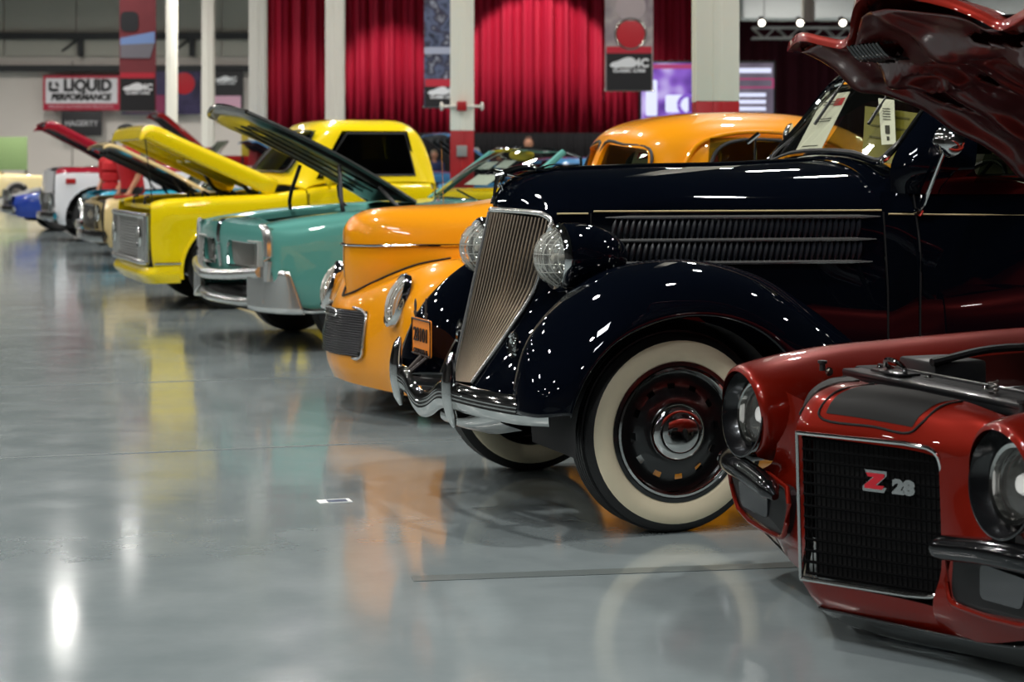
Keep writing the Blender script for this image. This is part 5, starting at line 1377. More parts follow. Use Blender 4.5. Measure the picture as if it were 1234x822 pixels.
g_ = [[bm.verts.new(base(l).lerp(top(l), t) + Vector((-.02, 0, .012)) * math.sin(PI * t)) for l in [-.74 + 1.48 * k / 14 for k in range(15)]] for t in [i / 6 for i in range(7)]]
for i in range(6):
    for j in range(14): bm.faces.new((g_[i][j], g_[i][j+1], g_[i+1][j+1], g_[i+1][j]))
gw = obj('windscreen', bm, glass_mat('pale_glass', 'd3dad0'), groot)
ls = [-.74 + 1.48 * k / 8 for k in range(9)]
obj('header_frame', tubebm([top(l) for l in ls], .020, 8, 3), CHROME, gw)
obj('base_frame', tubebm([base(l) for l in ls], .012, 8, 3), CHROME, gw)
for s in (1, -1):
    obj('screen_pillar', tubebm([base(s*.755) , base(s*.755).lerp(top(s*.755), .5), top(s*.755)], [.035,.028,.026], 8, 3), TEAL, gw)
    P = [top(s*.76) + Vector((.02,0,0)), Vector((2.42, s*.70, 1.33)), Vector((2.40, s*.80, .955)), base(s*.79) + Vector((.12,0,-.02))]
    obj('vent_window_frame', tubebm(P, .011, 6, smooth=False), CHROME, gw)
obj('rear_view_mirror', lathe([(0,.018),(.05,.014),(.062,0),(.05,-.012),(0,-.014)], 24, axis_m(tuple(top(0) + Vector((.03,-.10,-.045))), (-.9,-.4,.0)) @ Matrix.Diagonal((.75, 2.1, 1, 1))), mat('mirror_yellow_reflection', 'ffd93a', .4, coat=1), gw)  # yellow reflection painted into the mirror's own colour
for l0, l1 in ((.05,.42), (-.55,-.15)):
    a, b = base(l0) + Vector((-.06,0,.01)), base(l1).lerp(top(l1), .12) + Vector((-.03,0,.02)); obj('wiper', tubebm([a, b], .008, 6, smooth=False), CHROME, gw)
obj('wing_ornament', tubebm([(.55,-.80,.915),(.55,-.80,.93),(.62,-.80,.935)], .012, 8, 2), CHROME, groot)
for p_, lab in (((2.06, .28, 1.27), 'left white card high inside the teal convertible windscreen'), ((2.08, -.02, 1.28), 'middle white card high inside the teal convertible windscreen')):
    show_card(fg, (p_[0] + .03, p_[1], p_[2]), (.24, .10), (.95, 0), lab, mat('pale_card', 'c6c9cc', .6), False)
show_card(fg, (1.98, .12, 1.16), (.45, .14), (1.0, 0), 'wide white sheet lying inside the teal convertible windscreen', WHITE, False)
# raised bonnet: thin panel, teal above, black below
def gh(a, l, h):
    an = math.radians(27.0); return (1.20 - a * math.cos(an) + h * math.sin(an), l * .76, 1.015 + a * math.sin(an) + h * math.cos(an))
fl = lambda l: 1.50 - .10 * (abs(l) / .68) ** 1.6
rows = [[gh(fl(l) * t, l, .045 * (1 - (l / .7) ** 2) * (1 - .5 * t) + .035 * math.sin(PI * t)) for t in (1, .93, .7, .4, .15, 0)] for l in (0, .2, .4, .58, .68)]
bn = obj('bonnet', patch(rows, 4, 4, mirror=True), TEAL, groot, angle=60)
rows = [[gh(fl(l) * t - .01, l, -.022 + .02 * (1 - (l / .7) ** 2) * (1 - .5 * t) + .035 * math.sin(PI * t) - (.03 if .1 < t < .95 and l < .6 else 0)) for t in (1, .93, .7, .4, .15, 0)] for l in (0, .2, .4, .58, .675)]
GBLK = mat('bonnet_underside_gloss_black', '0a0a08', .3, coat=.5, coat_r=.03)
bi = obj('bonnet_underside', patch(rows, 4, 4, mirror=True), GBLK, bn, angle=60)
bm = bmesh.new()
for s in (-1, 1): tube(bm, [gh(fl(.675) * t, s*.678, -.012 + .035 * math.sin(PI * t)) for t in (0,.25,.5,.75,1)], .018, 6, 3)
tube(bm, [gh(fl(l), l, -.008) for l in (-.678,-.4,0,.4,.678)], .018, 6, 3)
for l in (-.45, -.15, .15, .45): tube(bm, [gh(.2, l, -.03), gh(.7, l * .9, -.025), gh(1.25, l * .8, -.03)], .007, 6, 3)
obj('bonnet_ribs', bm, GBLK, bi)
for s in (-1, 1):
    obj('hinge', tubebm([(1.16, s*.62,.90),(1.02, s*.62,.98), gh(.28, s*.62, -.03)], .016, 8, 4), SATIN, bn)
    obj('bonnet_spring', tubebm([(.62, s*.63,.90),(.60, s*.63,1.0), gh(.62, s*.62, -.03)], .016, 8, 4), SATIN, bn)
obj('antenna', tubebm([(1.30,-.80,.93),(1.28,-.80,1.45)], [.004,.0015], 6, smooth=False), CHROME, groot)
# ================================================================ yellow pickup, bonnet raised
ft = Frame(17.4, 2.645)
YEL = paint('yellow_paint', 'f2d407', .35)
troot = car_root('pickup_truck', ft, 'bright yellow pickup truck with raised yellow bonnet and silver grille', 'truck')
# front fenders, doors, bed side as one skin
Bt = lambda x, zt, zl=.27: [(x, .78, zt - .005), (x, .90, zt), (x, .965, zt - .03), (x, .985, zt - .12), (x, .975, .60), (x, .97, .42), (x, .95, zl)]
st = [[(.03,.80,.93),(.015,.90,.935),(.005,.955,.91),(.0,.965,.84),(.0,.965,.60),(.02,.955,.42),(.04,.93,.37)], Bt(.12,.962,.30), Bt(.5,.985), Bt(1.1,1.01), Bt(1.38,1.05)]
tb = obj('front_fenders', patch(st, 6, 5, mirror=True), YEL, troot, angle=60); solid(tb, .02, 0)
tb.name = 'front_fender_skin'
cut(tb, [prism([(.72 + .45 * math.cos(a * PI / 14), -1.2, .34 + .45 * math.sin(a * PI / 14)) for a in range(28)], (0, 2.4, 0))])
st = [Bt(1.39,1.07), Bt(1.9,1.12), Bt(2.55,1.12)]
cb_ = obj('cab_lower', patch(st, 4, 5, mirror=True), YEL, troot, angle=60)
st = [Bt(2.62,1.02), Bt(3.4,1.02), Bt(4.6,1.02), Bt(4.9,1.0,.35)]
bed = obj('bed_side', patch(st, 4, 5, mirror=True), YEL, troot, angle=60); solid(bed, .03, 0)
cut(bed, [prism([(3.75 + .45 * math.cos(a * PI / 14), -1.2, .34 + .45 * math.sin(a * PI / 14)) for a in range(28)], (0, 2.4, 0))])
bm = bmesh.new(); box(bm, (3.75, 0, .62), (2.2, 1.6, .05)); box(bm, (2.66, 0, .8), (.05, 1.7, .4)); box(bm, (4.88, 0, .78), (.05, 1.7, .42)); obj('bed_floor', bm, YEL, troot)
for s in (1, -1):
    for xc in (.72, 3.75): wheel(troot, xc, s*.82, R=.36, W=.24, rr=.21, side=s, style='spoke', rimmat=DULL_CHROME)
    obj('arch_lip', tubebm([(.72 - .455 * math.cos(math.radians(a)), s*.985, .34 + .455 * math.sin(math.radians(a))) for a in range(-8, 189, 14)], .016, 8, 2), YEL, tb)
    obj('side_trim', tubebm([(.03, s*.978,.415),(.15, s*.985,.415),(.275, s*.985,.415)], .010, 8, 1), CHROME, tb)
    obj('fender_badge', lathe([(0,.006),(.012,.004),(.014,0)], 12, axis_m((.155, s*.985,.73), (0,s,0)) @ Matrix.Diagonal((1.5,1,1,1))), SATIN, tb)
    obj('door_seam', tubebm([(1.40, s*.988,z) for z in (.3,.6,.9,1.02)], .005, 6, 2), MATTE, cb_)
# chrome grille shell with lamps at both ends
bm = bmesh.new()
for z, r in ((.83,.026),(.425,.026)): tube(bm, [(-.02,-.93,z),(-.055,-.86,z),(-.065,0,z),(-.055,.86,z),(-.02,.93,z)], r, 10, 4)
for s in (1, -1): 
    tube(bm, [(-.03, s*.93,.83),(-.03, s*.935,.63),(-.03, s*.93,.425)], .030, 10, 3)
tg = obj('grille_shell', bm, TRIM, troot)
bm = bmesh.new()
for i in range(15): z = .44 + .37 * i / 14; tube(bm, [(-.04,-.62,z),(-.045,0,z),(-.04,.62,z)], .0055, 6, smooth=False)
for i in range(30): y = -.61 + 1.22 * i / 29; tube(bm, [(-.036,y,.43),(-.036,y,.82)], .0035, 5, smooth=False)
obj('grille_net', bm, mat('silver_mesh', 'a8a8a6', .4, .6), tg)
obj('grille_backing', boxbm((.03, 0, .63), (.03, 1.8, .42)), mat('dark_silver', '4c4d4e', .5, .5), tg)
for s in (1, -1):
    o = obj('lamp_surround', boxbm((-.03, s*.755, .63), (.07, .27, .39), .03), mat('bright_alloy', 'c9c9c7', .3, .9), tg)
    obj('headlamp', lathe([(0,.06),(.05,.055),(.075,.045),(.085,.035)], 32, axis_m((-.03, s*.755,.645), (-1,0,0))), LENS, o)
    obj('lamp_ring', lathe([(.08,.04),(.09,.05),(.10,.036),(.10,.03)], 32, axis_m((-.03, s*.755,.645), (-1,0,0))), CHROME, o)
# rolled yellow valance
val = [[(-.035,0,.385),(-.035,.5,.385),(-.03,.85,.385),(.02,.955,.385),(.12,.98,.39),(.27,.985,.395)],[(-.075,0,.32),(-.075,.5,.32),(-.065,.84,.32),(-.01,.965,.32),(.12,.99,.32),(.26,.99,.32)],[(-.02,0,.235),(-.02,.5,.235),(0,.80,.235),(.05,.92,.238),(.14,.965,.242),(.26,.97,.245)]]
obj('front_valance', patch(val, 5, 5, mirror=True), YEL, troot, angle=60)
bm = bmesh.new(); box(bm, (.62, 0, .55), (.8, .9, .5), .05); box(bm, (2.6, 0, .38), (4.3, .8, .2)); obj('chassis', bm, MATTE, troot)
bm = bmesh.new(); box(bm, (.10, 0, .90), (.16, 1.5, .04), .01); obj('core_support', bm, YEL, troot)
bm = bmesh.new(); lathe([(0,.99),(.03,.99),(.15,.97),(.16,.93),(.12,.90),(.1,.8)], 28, Matrix.Translation((.75,0,0)), bm=bm); obj('air_cleaner', bm, CHROME, troot)
bm = bmesh.new()
for k in range(4): tube(bm, [(.45 + .13*k, -.35, .86),(.42 + .13*k, -.45, 1.02),(.52 + .13*k, -.2, 1.0)], .014, 6, 4)
obj('engine_hoses', bm, RUBBER, troot)
for y in (-.35, .3): obj('latch_post', tubebm([(.05,y,.90),(.05,y,.98),(.09,y,.985)], .014, 8, 2), SATIN, troot)
obj('prop_wire', tubebm([(.05,-.75,.93),(-.02,-.80,1.5)], .005, 6, smooth=False), SATIN, troot)
# cab
G = [[(1.06,0,1.10),(1.08,.35,1.10),(1.15,.62,1.10),(1.24,.80,1.10),(1.31,.90,1.09),(1.38,.955,1.06)],
     [(1.12,0,1.19),(1.14,.35,1.19),(1.21,.62,1.185),(1.28,.79,1.17),(1.36,.87,1.14),(1.41,.94,1.08)],
     [(1.50,0,1.60),(1.51,.35,1.60),(1.54,.56,1.585),(1.58,.70,1.55),(1.55,.79,1.40),(1.47,.93,1.10)],
     [(1.64,0,1.68),(1.64,.35,1.675),(1.67,.56,1.66),(1.71,.715,1.60),(1.69,.81,1.42),(1.60,.94,1.12)],
     [(2.1,0,1.70),(2.1,.35,1.695),(2.1,.58,1.675),(2.1,.73,1.61),(2.1,.83,1.42),(2.1,.95,1.12)],
     [(2.40,0,1.685),(2.40,.35,1.68),(2.40,.58,1.66),(2.40,.725,1.60),(2.42,.83,1.42),(2.46,.95,1.12)],
     [(2.52,0,1.60),(2.52,.35,1.595),(2.52,.56,1.58),(2.53,.69,1.53),(2.56,.80,1.38),(2.60,.93,1.10)],
     [(2.58,0,1.30),(2.58,.35,1.30),(2.59,.56,1.30),(2.60,.70,1.28),(2.61,.80,1.22),(2.62,.90,1.05)]]
cab = obj('cab_roof', patch(G, 6, 6, mirror=True), YEL, troot, angle=60); cab.data.flip_normals(); solid(cab, .03, 1)
cut(cab, [prism(rounded([(1.50,-1.2,1.17),(2.42,-1.2,1.17),(2.36,-1.2,1.575),(1.78,-1.2,1.575)], .06), (0,2.4,0)),
          prism(rounded([(1.28,-.74,1.225),(1.28,.74,1.225),(1.62,.62,1.575),(1.62,-.62,1.575)], .07), (.5,0,.35)) if False else prism(rounded([(.9,-.74,1.225),(.9,.74,1.225),(.9,.63,1.575),(.9,-.63,1.575)], .07), (.9,0,0)),
          prism(rounded([(3.0,-.55,1.32),(3.0,.55,1.32),(3.0,.52,1.55),(3.0,-.52,1.55)], .05), (-.7,0,0))])
obj('windshield', patch([[(1.26,-.8,1.20),(1.16,-.4,1.20),(1.13,0,1.20),(1.16,.4,1.20),(1.26,.8,1.20)],[(1.54,-.70,1.59),(1.50,-.35,1.59),(1.49,0,1.59),(1.50,.35,1.59),(1.54,.70,1.59)]], 2, 3) , glass_mat('grey_glass', '9fb0ac'), cab)
obj('windshield_gasket', tubebm([(1.25,-.75,1.225),(1.17,-.5,1.215),(1.13,0,1.212),(1.17,.5,1.215),(1.25,.75,1.225),(1.39,.70,1.40),(1.53,.62,1.56),(1.495,.3,1.585),(1.485,0,1.588),(1.495,-.3,1.585),(1.53,-.62,1.56),(1.39,-.70,1.40)], .013, 6, 4, closed=True), RUBBER, cab)
for s in (1, -1):
    g_ = obj('door_glass', prism([(1.48, s*.93,1.15),(2.45, s*.93,1.15),(2.38, s*.77,1.585),(1.76, s*.77,1.585)], (0, s*.004, 0)), DGLASS, cab, smooth=False)
    obj('window_gasket', tubebm([(1.52, s*.925,1.18),(2.41, s*.93,1.18),(2.35, s*.81,1.56),(1.80, s*.80,1.56)], .012, 6, closed=True, smooth=False), RUBBER, g_)
    q = ft.L(398, 214, -1.08)
    o = obj('door_mirror', lathe([(0,.05),(.05,.045),(.085,.02),(.09,0),(0,-.01)], 24, axis_m((q[0], s*1.08, q[2]), (-1, 0, 0)) @ Matrix.Diagonal((.8,1.25,1,1))), YEL, troot)
    obj('mirror_stalk', tubebm([(q[0], s*1.04, q[2]-.03),(q[0]+.02, s*.97, q[2]-.08)], .018, 8, smooth=False), YEL, o)
bm = bmesh.new(); box(bm, (2.15, 0, .80), (.5, 1.4, .22), .06); box(bm, (2.38, 0, 1.08), (.14, 1.4, .5), .06); obj('bench_seat', bm, mat('black_vinyl', '1d1d1e', .4), troot)
bm = bmesh.new(); M = axis_m((1.82,-.4,1.22), (-.7,0,.7)); tube(bm, [M @ Vector((.2*math.cos(a*PI/8), .2*math.sin(a*PI/8), 0)) for a in range(16)], .013, 8, closed=True); tube(bm, [(1.82,-.4,1.22),(1.55,-.4,1.0)], .02, 8); obj('steering_wheel', bm, SATIN, troot)
obj('dashboard', boxbm((1.5, 0, 1.09), (.2, 1.6, .14), .04), DARKIN, troot)
# raised bonnet: deep tray shape
def th_(a, l, h):
    an = math.radians(23.5); return (1.14 - a * math.cos(an) + h * math.sin(an), l, 1.115 + a * math.sin(an) + h * math.cos(an))
rows = [[th_(a, l, -.14 if k == 0 else (-.03 if k == 1 else .02 * (1 - (l/.9)**2) + .015)) for k, a in enumerate((1.27, 1.27, 1.21, .9, .5, .0))] for l in (0,.4,.7,.86)] + [[th_(a, .90, h) for a, h in ((1.26,-.14),(1.25,-.05),(1.19,-.015),(.9,-.01),(.5,-.01),(0,-.01))], [th_(a, .905, h) for a, h in ((1.25,-.14),(1.24,-.11),(1.19,-.11),(.9,-.12),(.5,-.13),(0,-.14))]]
tn = obj('bonnet', patch(rows, 4, 4, mirror=True), YEL, troot, angle=50)
solid(tn, .012, 0)
bm = bmesh.new()
for l in (-.8,-.3,.3,.8): tube(bm, [th_(1.26, l, -.05), th_(.7, l * .8, -.06), th_(.05, l, -.05)], .035, 6, 3)
tube(bm, [th_(.65,-.85,-.05), th_(.65,.85,-.05)], .035, 6, smooth=False)
obj('bonnet_frame', bm, YEL, tn)
obj('bonnet_inner_panel', patch([[th_(a, l, -.035) for a in (1.25,.6,.02)] for l in (-.86,0,.86)], 2, 2), YEL, tn)
for s in (1, -1): obj('hinge', tubebm([(1.1, s*.78, .98),(.9, s*.78, 1.04), th_(.35, s*.78, -.06)], .02, 8, 3), SATIN, tn)
# ================================================================ cars further down the row and behind it
def far_car(name, x, y, yaw, pm, label, cat='car', L=4.8, W=1.85, zt=.95, zh=1.42, hood_up=None, hood_mat=None, under=None, wheel_r=.33, boxy=False, two=None, engine=True, nose_low=.0, grille='bar', xc0=1.35, cab=(1.35, 2.0, 3.1, 4.0), style='spoke', hup=.75, hl_r=.085, openc=False, ladd=0.0, flange=.03, xf=.85, gap=.07):
    r = empty(name, (x, y, 0), yaw, label, cat)
    h = W / 2
    S_ = lambda xx, z, w=h, zl=.26: [(xx, w * .70, z), (xx, w * .88, z - .01), (xx, w * .97, z - .05), (xx, w, z - .16), (xx, w * 1.0, .55), (xx, w * .98, .40), (xx, w * .93, zl)]
    z0 = zt - nose_low
    st = [[(-.02 + .1, h * .60, z0 - .02), (.03, h * .75, z0 - .03), (.0, h * .86, z0 - .08), (-.02, h * .90, z0 - .2), (-.02, h * .90, .52), (.0, h * .88, .40), (.05, h * .84, .30)],
          S_(.16, z0, h * .96, .28), S_(.7, zt, h), S_(1.4, zt + .02, h), S_(L * .5, zt + .01, h), S_(L * .8, zt, h), S_(L - .15, zt - .05, h * .95, .3), [(L, h * .55, zt - .12), (L + .03, h * .70, zt - .14), (L + .05, h * .80, zt - .2), (L + .06, h * .82, zt - .3), (L + .06, h * .82, .5), (L + .04, h * .8, .42), (L, h * .75, .36)]]
    b = obj('body', patch(st, 4, 4, mirror=True), pm, r, angle=50); solid(b, .02, 0)
    xw = (xf, L - 1.05)
    cut(b, [prism([(xc + (wheel_r + gap) * math.cos(a * PI / 12), -1.4, wheel_r + (wheel_r + gap) * math.sin(a * PI / 12)) for a in range(24)], (0, 2.8, 0)) for xc in xw])
    for xc in xw:
        for s in (1, -1): wheel(r, xc, s * (h - .13), R=wheel_r, W=.2, rr=wheel_r * .58, side=s, style=style, rimmat=DULL_CHROME)
    if two:  # second colour band on the upper side
        st2 = [[(p[0], p[1] + .014, p[2] + .013) for p in row[:3] + [tuple(Vector(row[2]).lerp(Vector(row[3]), .5))]] for row in st]
        obj('upper_band', patch(st2, 4, 3, mirror=True), two, b, angle=50)
    # front: nose sheet, grille, lamps, bumper
    fs_ = obj('nose_panel', patch([[(-.03, -h * .88, z0 - .06), (-.05, 0, z0 - .03), (-.03, h * .88, z0 - .06)], [(-.06, -h * .9, .66), (-.08, 0, .66), (-.06, h * .9, .66)], [(-.02, -h * .86, .36), (-.03, 0, .36), (-.02, h * .86, .36)]], 3, 4), pm, r)
    bm = bmesh.new()
    for i in range(9): tube(bm, [(-.085, -h * .58, .52 + i * .03), (-.095, 0, .52 + i * .03), (-.085, h * .58, .52 + i * .03)], .006, 6, 2)
    g = obj('grille', bm, DULL_CHROME, fs_)
    tb_ = bmesh.new(); tube(tb_, [(-.088, -h * .6, .50), (-.088, h * .6, .50), (-.088, h * .6, .79), (-.088, -h * .6, .79)], .012, 6, closed=True, smooth=False); obj('grille_rim', tb_, CHROME, g)
    obj('grille_backing', boxbm((-.065, 0, .645), (.02, h * 1.18, .28)), MATTE, g)
    for s in (1, -1):
        o = obj('headlamp', lathe([(0, .035), (hl_r * .6, .03), (hl_r, .01)], 24, axis_m((-.075, s * h * .76, .70), (-1, 0, 0))), LENS, fs_)
        obj('lamp_ring', lathe([(hl_r, .0), (hl_r * 1.1, .02), (hl_r * 1.2, .0)], 28, axis_m((-.075, s * h * .76, .70), (-1, 0, 0))), CHROME, o)
        obj('reflector', lathe([(hl_r, .0), (0, -.01)], 24, axis_m((-.07, s * h * .76, .70), (-1, 0, 0))), DULL_CHROME, o)
    bp = bmesh.new(); path = [(Vector((-.16 + .14 * (abs(l) / h) ** 3, l, .42)), Vector((-1, 0, 0)), Vector((0, 0, 1))) for l in [h * (k / 8 - 1) * 1.0 for k in range(17)]]
    sweep(bp, path, [(0, -.07), (.03, -.06), (.045, 0), (.03, .06), (0, .07), (-.03, 0)]); obj('front_bumper', bp, CHROME, r)
    bp = bmesh.new(); path = [(Vector((L + .12 - .1 * (abs(l) / h) ** 3, l, .45)), Vector((1, 0, 0)), Vector((0, 0, 1))) for l in [h * (k / 8 - 1) * 1.0 for k in range(17)]]
    sweep(bp, path, [(0, -.07), (.03, -.06), (.045, 0), (.03, .06), (0, .07), (-.03, 0)]); obj('rear_bumper', bp, CHROME, r)
    # decks
    x1, x2, x3, x4 = cab
    if hood_up is None:
        obj('bonnet', patch([[(-.03, 0, z0 - .03), (-.02, h * .4, z0 - .035), (.06, h * .72, z0 - .03)], [(.5, 0, zt + .05), (.5, h * .4, zt + .04), (.5, h * .71, zt + .0)], [(x1, 0, zt + .09), (x1, h * .4, zt + .08), (x1, h * .71, zt + .02)]], 4, 4, mirror=True), hood_mat or pm, r)
    obj('cowl', patch([[(x1 - .12, 0, zt + .06), (x1 - .12, h * .72, zt + .01)], [(x1 + .15, 0, zt + .09), (x1 + .2, h * .75, zt + .02)]], 2, 4, mirror=True), pm, r)
    obj('boot_lid', patch([[(x4 - .15, 0, zt + .05), (x4 - .15, h * .4, zt + .045), (x4 - .15, h * .72, zt + .01)], [(L - .2, 0, zt + .0), (L - .2, h * .4, zt - .005), (L - .2, h * .68, zt - .05)], [(L + .04, 0, zt - .14), (L + .03, h * .4, zt - .14), (L, h * .58, zt - .13)]], 4, 4, mirror=True), pm, r)
    zs = zt + .02; zr = zh
    if openc:
        rf = obj('windscreen', prism([(x1 + .03, -h * .72, zs + .05), (x1 + .03, h * .72, zs + .05), (x1 + .3, h * .66, zr), (x1 + .3, -h * .66, zr)], (.004, 0, .004)), GLASS, r, smooth=False)
        obj('screen_frame', tubebm([(x1 + .05, -h * .73, zs), (x1 + .32, -h * .67, zr), (x1 + .32, h * .67, zr), (x1 + .05, h * .73, zs)], .018, 8, smooth=False), CHROME, rf)
        obj('rear_deck', patch([[(x3, 0, zt + .03), (x3, h * .72, zt)], [(x4, 0, zt + .04), (x4, h * .72, zt + .01)]], 2, 3, mirror=True), pm, r)
    dz = (zr - zs)
    K = lambda xx, z, w1, w2: [(xx, 0, z), (xx, w1 * .5, z - .005), (xx, w1 * .86, z - .03), (xx, w1, z - .07), (xx, (w1 + w2) / 2 + .02, zs + dz * .4), (xx, w2, zs - .01)]
    def Sl(xb, xt, z, w1, w2):  # slanted screen station
        pts = K(xt, z, w1, w2); pts[-1] = (xb + .12, w2, zs - .01); pts[-2] = ((xb + xt) / 2 + .1, pts[-2][1], pts[-2][2]); return pts
    G_ = [] if openc else [[(x1, 0, zs + .06), (x1, h * .35, zs + .06), (x1 + .04, h * .6, zs + .05), (x1 + .09, h * .72, zs + .03), (x1 + .12, h * .79, zs), (x1 + .13, h * .86, zs - .03)],
          Sl(x1, x2, zr, h * .66, h * .86), K(x2 + .15, zr + .035, h * .68, h * .88), K((x2 + x3) / 2, zr + .05, h * .70, h * .90), K(x3, zr + .02, h * .68, h * .88),
          [(x4, 0, zs + .05), (x4, h * .35, zs + .05), (x4 - .03, h * .6, zs + .03), (x4 - .06, h * .72, zs + .02), (x4 - .08, h * .79, zs), (x4 - .1, h * .84, zs - .03)]]
    xm = (x2 + x3) / 2
    if not openc: rf = obj('roof', patch(G_, 5, 5, mirror=True), pm, r, angle=60); (rf.data.flip_normals(), solid(rf, .02, 1)) if not openc else None
    if not openc: cut(rf, [prism(rounded([(x1 + .42, -1.4, zs + .06), (xm - .04, -1.4, zs + .06), (xm - .04, -1.4, zr - .06), (x2 + .06, -1.4, zr - .06)], .05), (0, 2.8, 0)),
             prism(rounded([(xm + .04, -1.4, zs + .06), (x3 + .35, -1.4, zs + .06), (x3 - .02, -1.4, zr - .06), (xm + .04, -1.4, zr - .06)], .05), (0, 2.8, 0)),
             prism(rounded([(x1 - 1, -h * .66, zs + .10), (x1 - 1, h * .66, zs + .10), (x1 - 1, h * .56, zr - .03), (x1 - 1, -h * .56, zr - .03)], .05), ((x2 - x1) * .8 + 1, 0, 0)),
             prism(rounded([(x4 + 1, -h * .6, zs + .10), (x4 + 1, h * .6, zs + .10), (x4 + 1, h * .54, zr - .05), (x4 + 1, -h * .54, zr - .05)], .05), (-(x4 - x3) * .8 - 1, 0, 0))])
    if not openc: obj('windscreen', prism([(x1 + .03, -h * .72, zs + .05), (x1 + .03, h * .72, zs + .05), (x2 - .02, h * .62, zr - .01), (x2 - .02, -h * .62, zr - .01)], (.004, 0, .004)), DGLASS, rf, smooth=False)
    if not openc: obj('rear_window', prism([(x4 - .05, -h * .66, zs + .05), (x4 - .05, h * .66, zs + .05), (x3 + .02, h * .58, zr - .02), (x3 + .02, -h * .58, zr - .02)], (-.004, 0, .004)), DGLASS, rf, smooth=False)
    for s in (1, -1) if not openc else (): obj('side_window', prism([(x1 + .35, s * h * .85, zs + .04), (x3 + .45, s * h * .85, zs + .04), (x3 + .02, s * h * .67, zr - .05), (x2 + .02, s * h * .67, zr - .05)], (0, s * .004, 0)), DGLASS, rf, smooth=False)
    bm = bmesh.new(); box(bm, (x2 + .35, 0, .72), (.5, W * .7, .2), .05); box(bm, (x2 + .65, 0, .95), (.15, W * .7, .45), .06); obj('seats', bm, DARKIN, r)
    obj('underbody', boxbm((L / 2, 0, .28), (L - .6, W * .6, .16)), MATTE, r)
    if hood_up is not None:
        an = math.radians(hood_up); hm = hood_mat or pm
        ln = x1 - .08 + ladd
        def hp(a, l, hh): return (x1 - .1 - a * math.cos(an) + hh * math.sin(an), l, zt + .06 + a * math.sin(an) + hh * math.cos(an))
        hn = obj('bonnet', patch([[hp(ln * t, l, .04 * (1 - (l / (h * .75)) ** 2) + .03 * math.sin(PI * t) - (.06 if t == 1 else 0) - (flange if l > h * hup else 0)) for t in (1, .95, .7, .4, 0)] for l in (0, h * .3, h * .55, h * hup, h * hup + .012)], 4, 4, mirror=True), hm, r, angle=60); solid(hn, .012, 0)
        obj('bonnet_lining', patch([[hp(ln * t - .02, l, -.05 + .03 * math.sin(PI * t)) for t in (1, .7, .4, 0)] for l in (0, h * .35, h * hup * .98)], 4, 4, mirror=True), under or SATIN, hn)
        bm = bmesh.new()
        for l in (-.35, 0, .35): tube(bm, [hp(.1, l, -.08), hp(ln * .5, l, -.07), hp(ln * .92, l, -.08)], .03, 6, 3)
        obj('bonnet_ribs', bm, under or SATIN, hn)
        for s in (1, -1): obj('hinge', tubebm([(x1 - .1, s * h * .66, zt - .08), (x1 - .35, s * h * .66, zt + .0), hp(.45, s * h * .64, -.03)], .015, 6, 3), SATIN, hn)
        bm = bmesh.new(); box(bm, (.72, 0, zt - .25), (.7, .5, .35), .04); e_ = obj('engine', bm, SATIN, r)
        obj('air_cleaner', lathe([(0, .13), (.16, .12), (.17, .06), (.12, .04), (.1, -.05)], 24, Matrix.Translation((.72, 0, zt - .1))), CHROME, e_)
        for s in (1, -1): obj('valve_cover', boxbm((.72, s * .24, zt - .08), (.55, .13, .09), .03), DULL_CHROME, e_)
        obj('bay_floor', boxbm((.7, 0, .45), (1.2, W * .7, .04)), MATTE, r)
        obj('radiator', boxbm((.12, 0, zt - .25), (.06, W * .55, .4), .01), MATTE, r)
    return r
def fpos(u, v): return (-ST * u + CT * v, CT * u + ST * v)
CREAMP = paint('cream_paint', 'd8c08a'); TURQ = paint('turquoise_paint', '2aa0bd'); WHT = paint('white_paint', 'e6e6ea'); DRED = paint('dark_red_paint', '9c0f28'); BLU = paint('royal_blue_paint', '23409c'); GRYP = paint('grey_paint', '5b5a66'); SKYB = paint('steel_blue_paint', '3d78a8')
RED2 = paint('tomato_red_paint', 'a51c1e'); PALEC = paint('pale_cream_paint', 'e3cf9c')
x, y = fpos(23.5, 3.12); cr_ = far_car('sedan', x, y, TH, CREAMP, 'cream classic car with a red stripe and raised hood, just behind the yellow pickup', L=4.9, zt=.88, zh=1.22, openc=True, ladd=.1, hood_up=26, under=SATIN, two=None)
obj('red_stripe', tubebm([(.10, -.80, .885), (.4, -.83, .905), (1.2, -.83, .915)], .03, 8, 4, flat=.5), RED2, cr_)
x, y = fpos(27.2, 3.55); far_car('sedan', x, y, TH, TURQ, 'turquoise classic car with raised hood, between the cream car and the white truck', L=5.0, zt=.90, zh=1.25, openc=True, hood_up=28, under=mat('blue_lining', '1c3f66', .5))
x, y = fpos(32.6, 3.56); wt = far_car('truck', x, y, TH, WHT, 'white truck with red upper band, raised red hood and big black wheels', 'truck', L=5.2, W=1.95, zt=1.22, zh=1.6, openc=True, ladd=.28, flange=.13, xf=.66, gap=.12, hood_up=28, hood_mat=DRED, two=DRED, wheel_r=.40, under=SATIN, hl_r=.10)
obj('side_marker', boxbm((.22, -.97, 1.0), (.16, .03, .09), .01), RED2, wt)
x, y = fpos(37.5, 3.35); far_car('sports_car', x, y, TH, BLU, 'royal blue car with black hood at the far end of the row', L=4.6, zt=.78, zh=1.2, hood_mat=SATIN, nose_low=.08)
q = world_at(44, 240, 60); far_car('sedan', q[0], 61, PI + .25, PALEC, 'rounded pale cream sedan far away beside the wall', L=4.5, W=1.8, zt=.92, zh=1.5, cab=(1.25, 1.7, 2.8, 3.6))
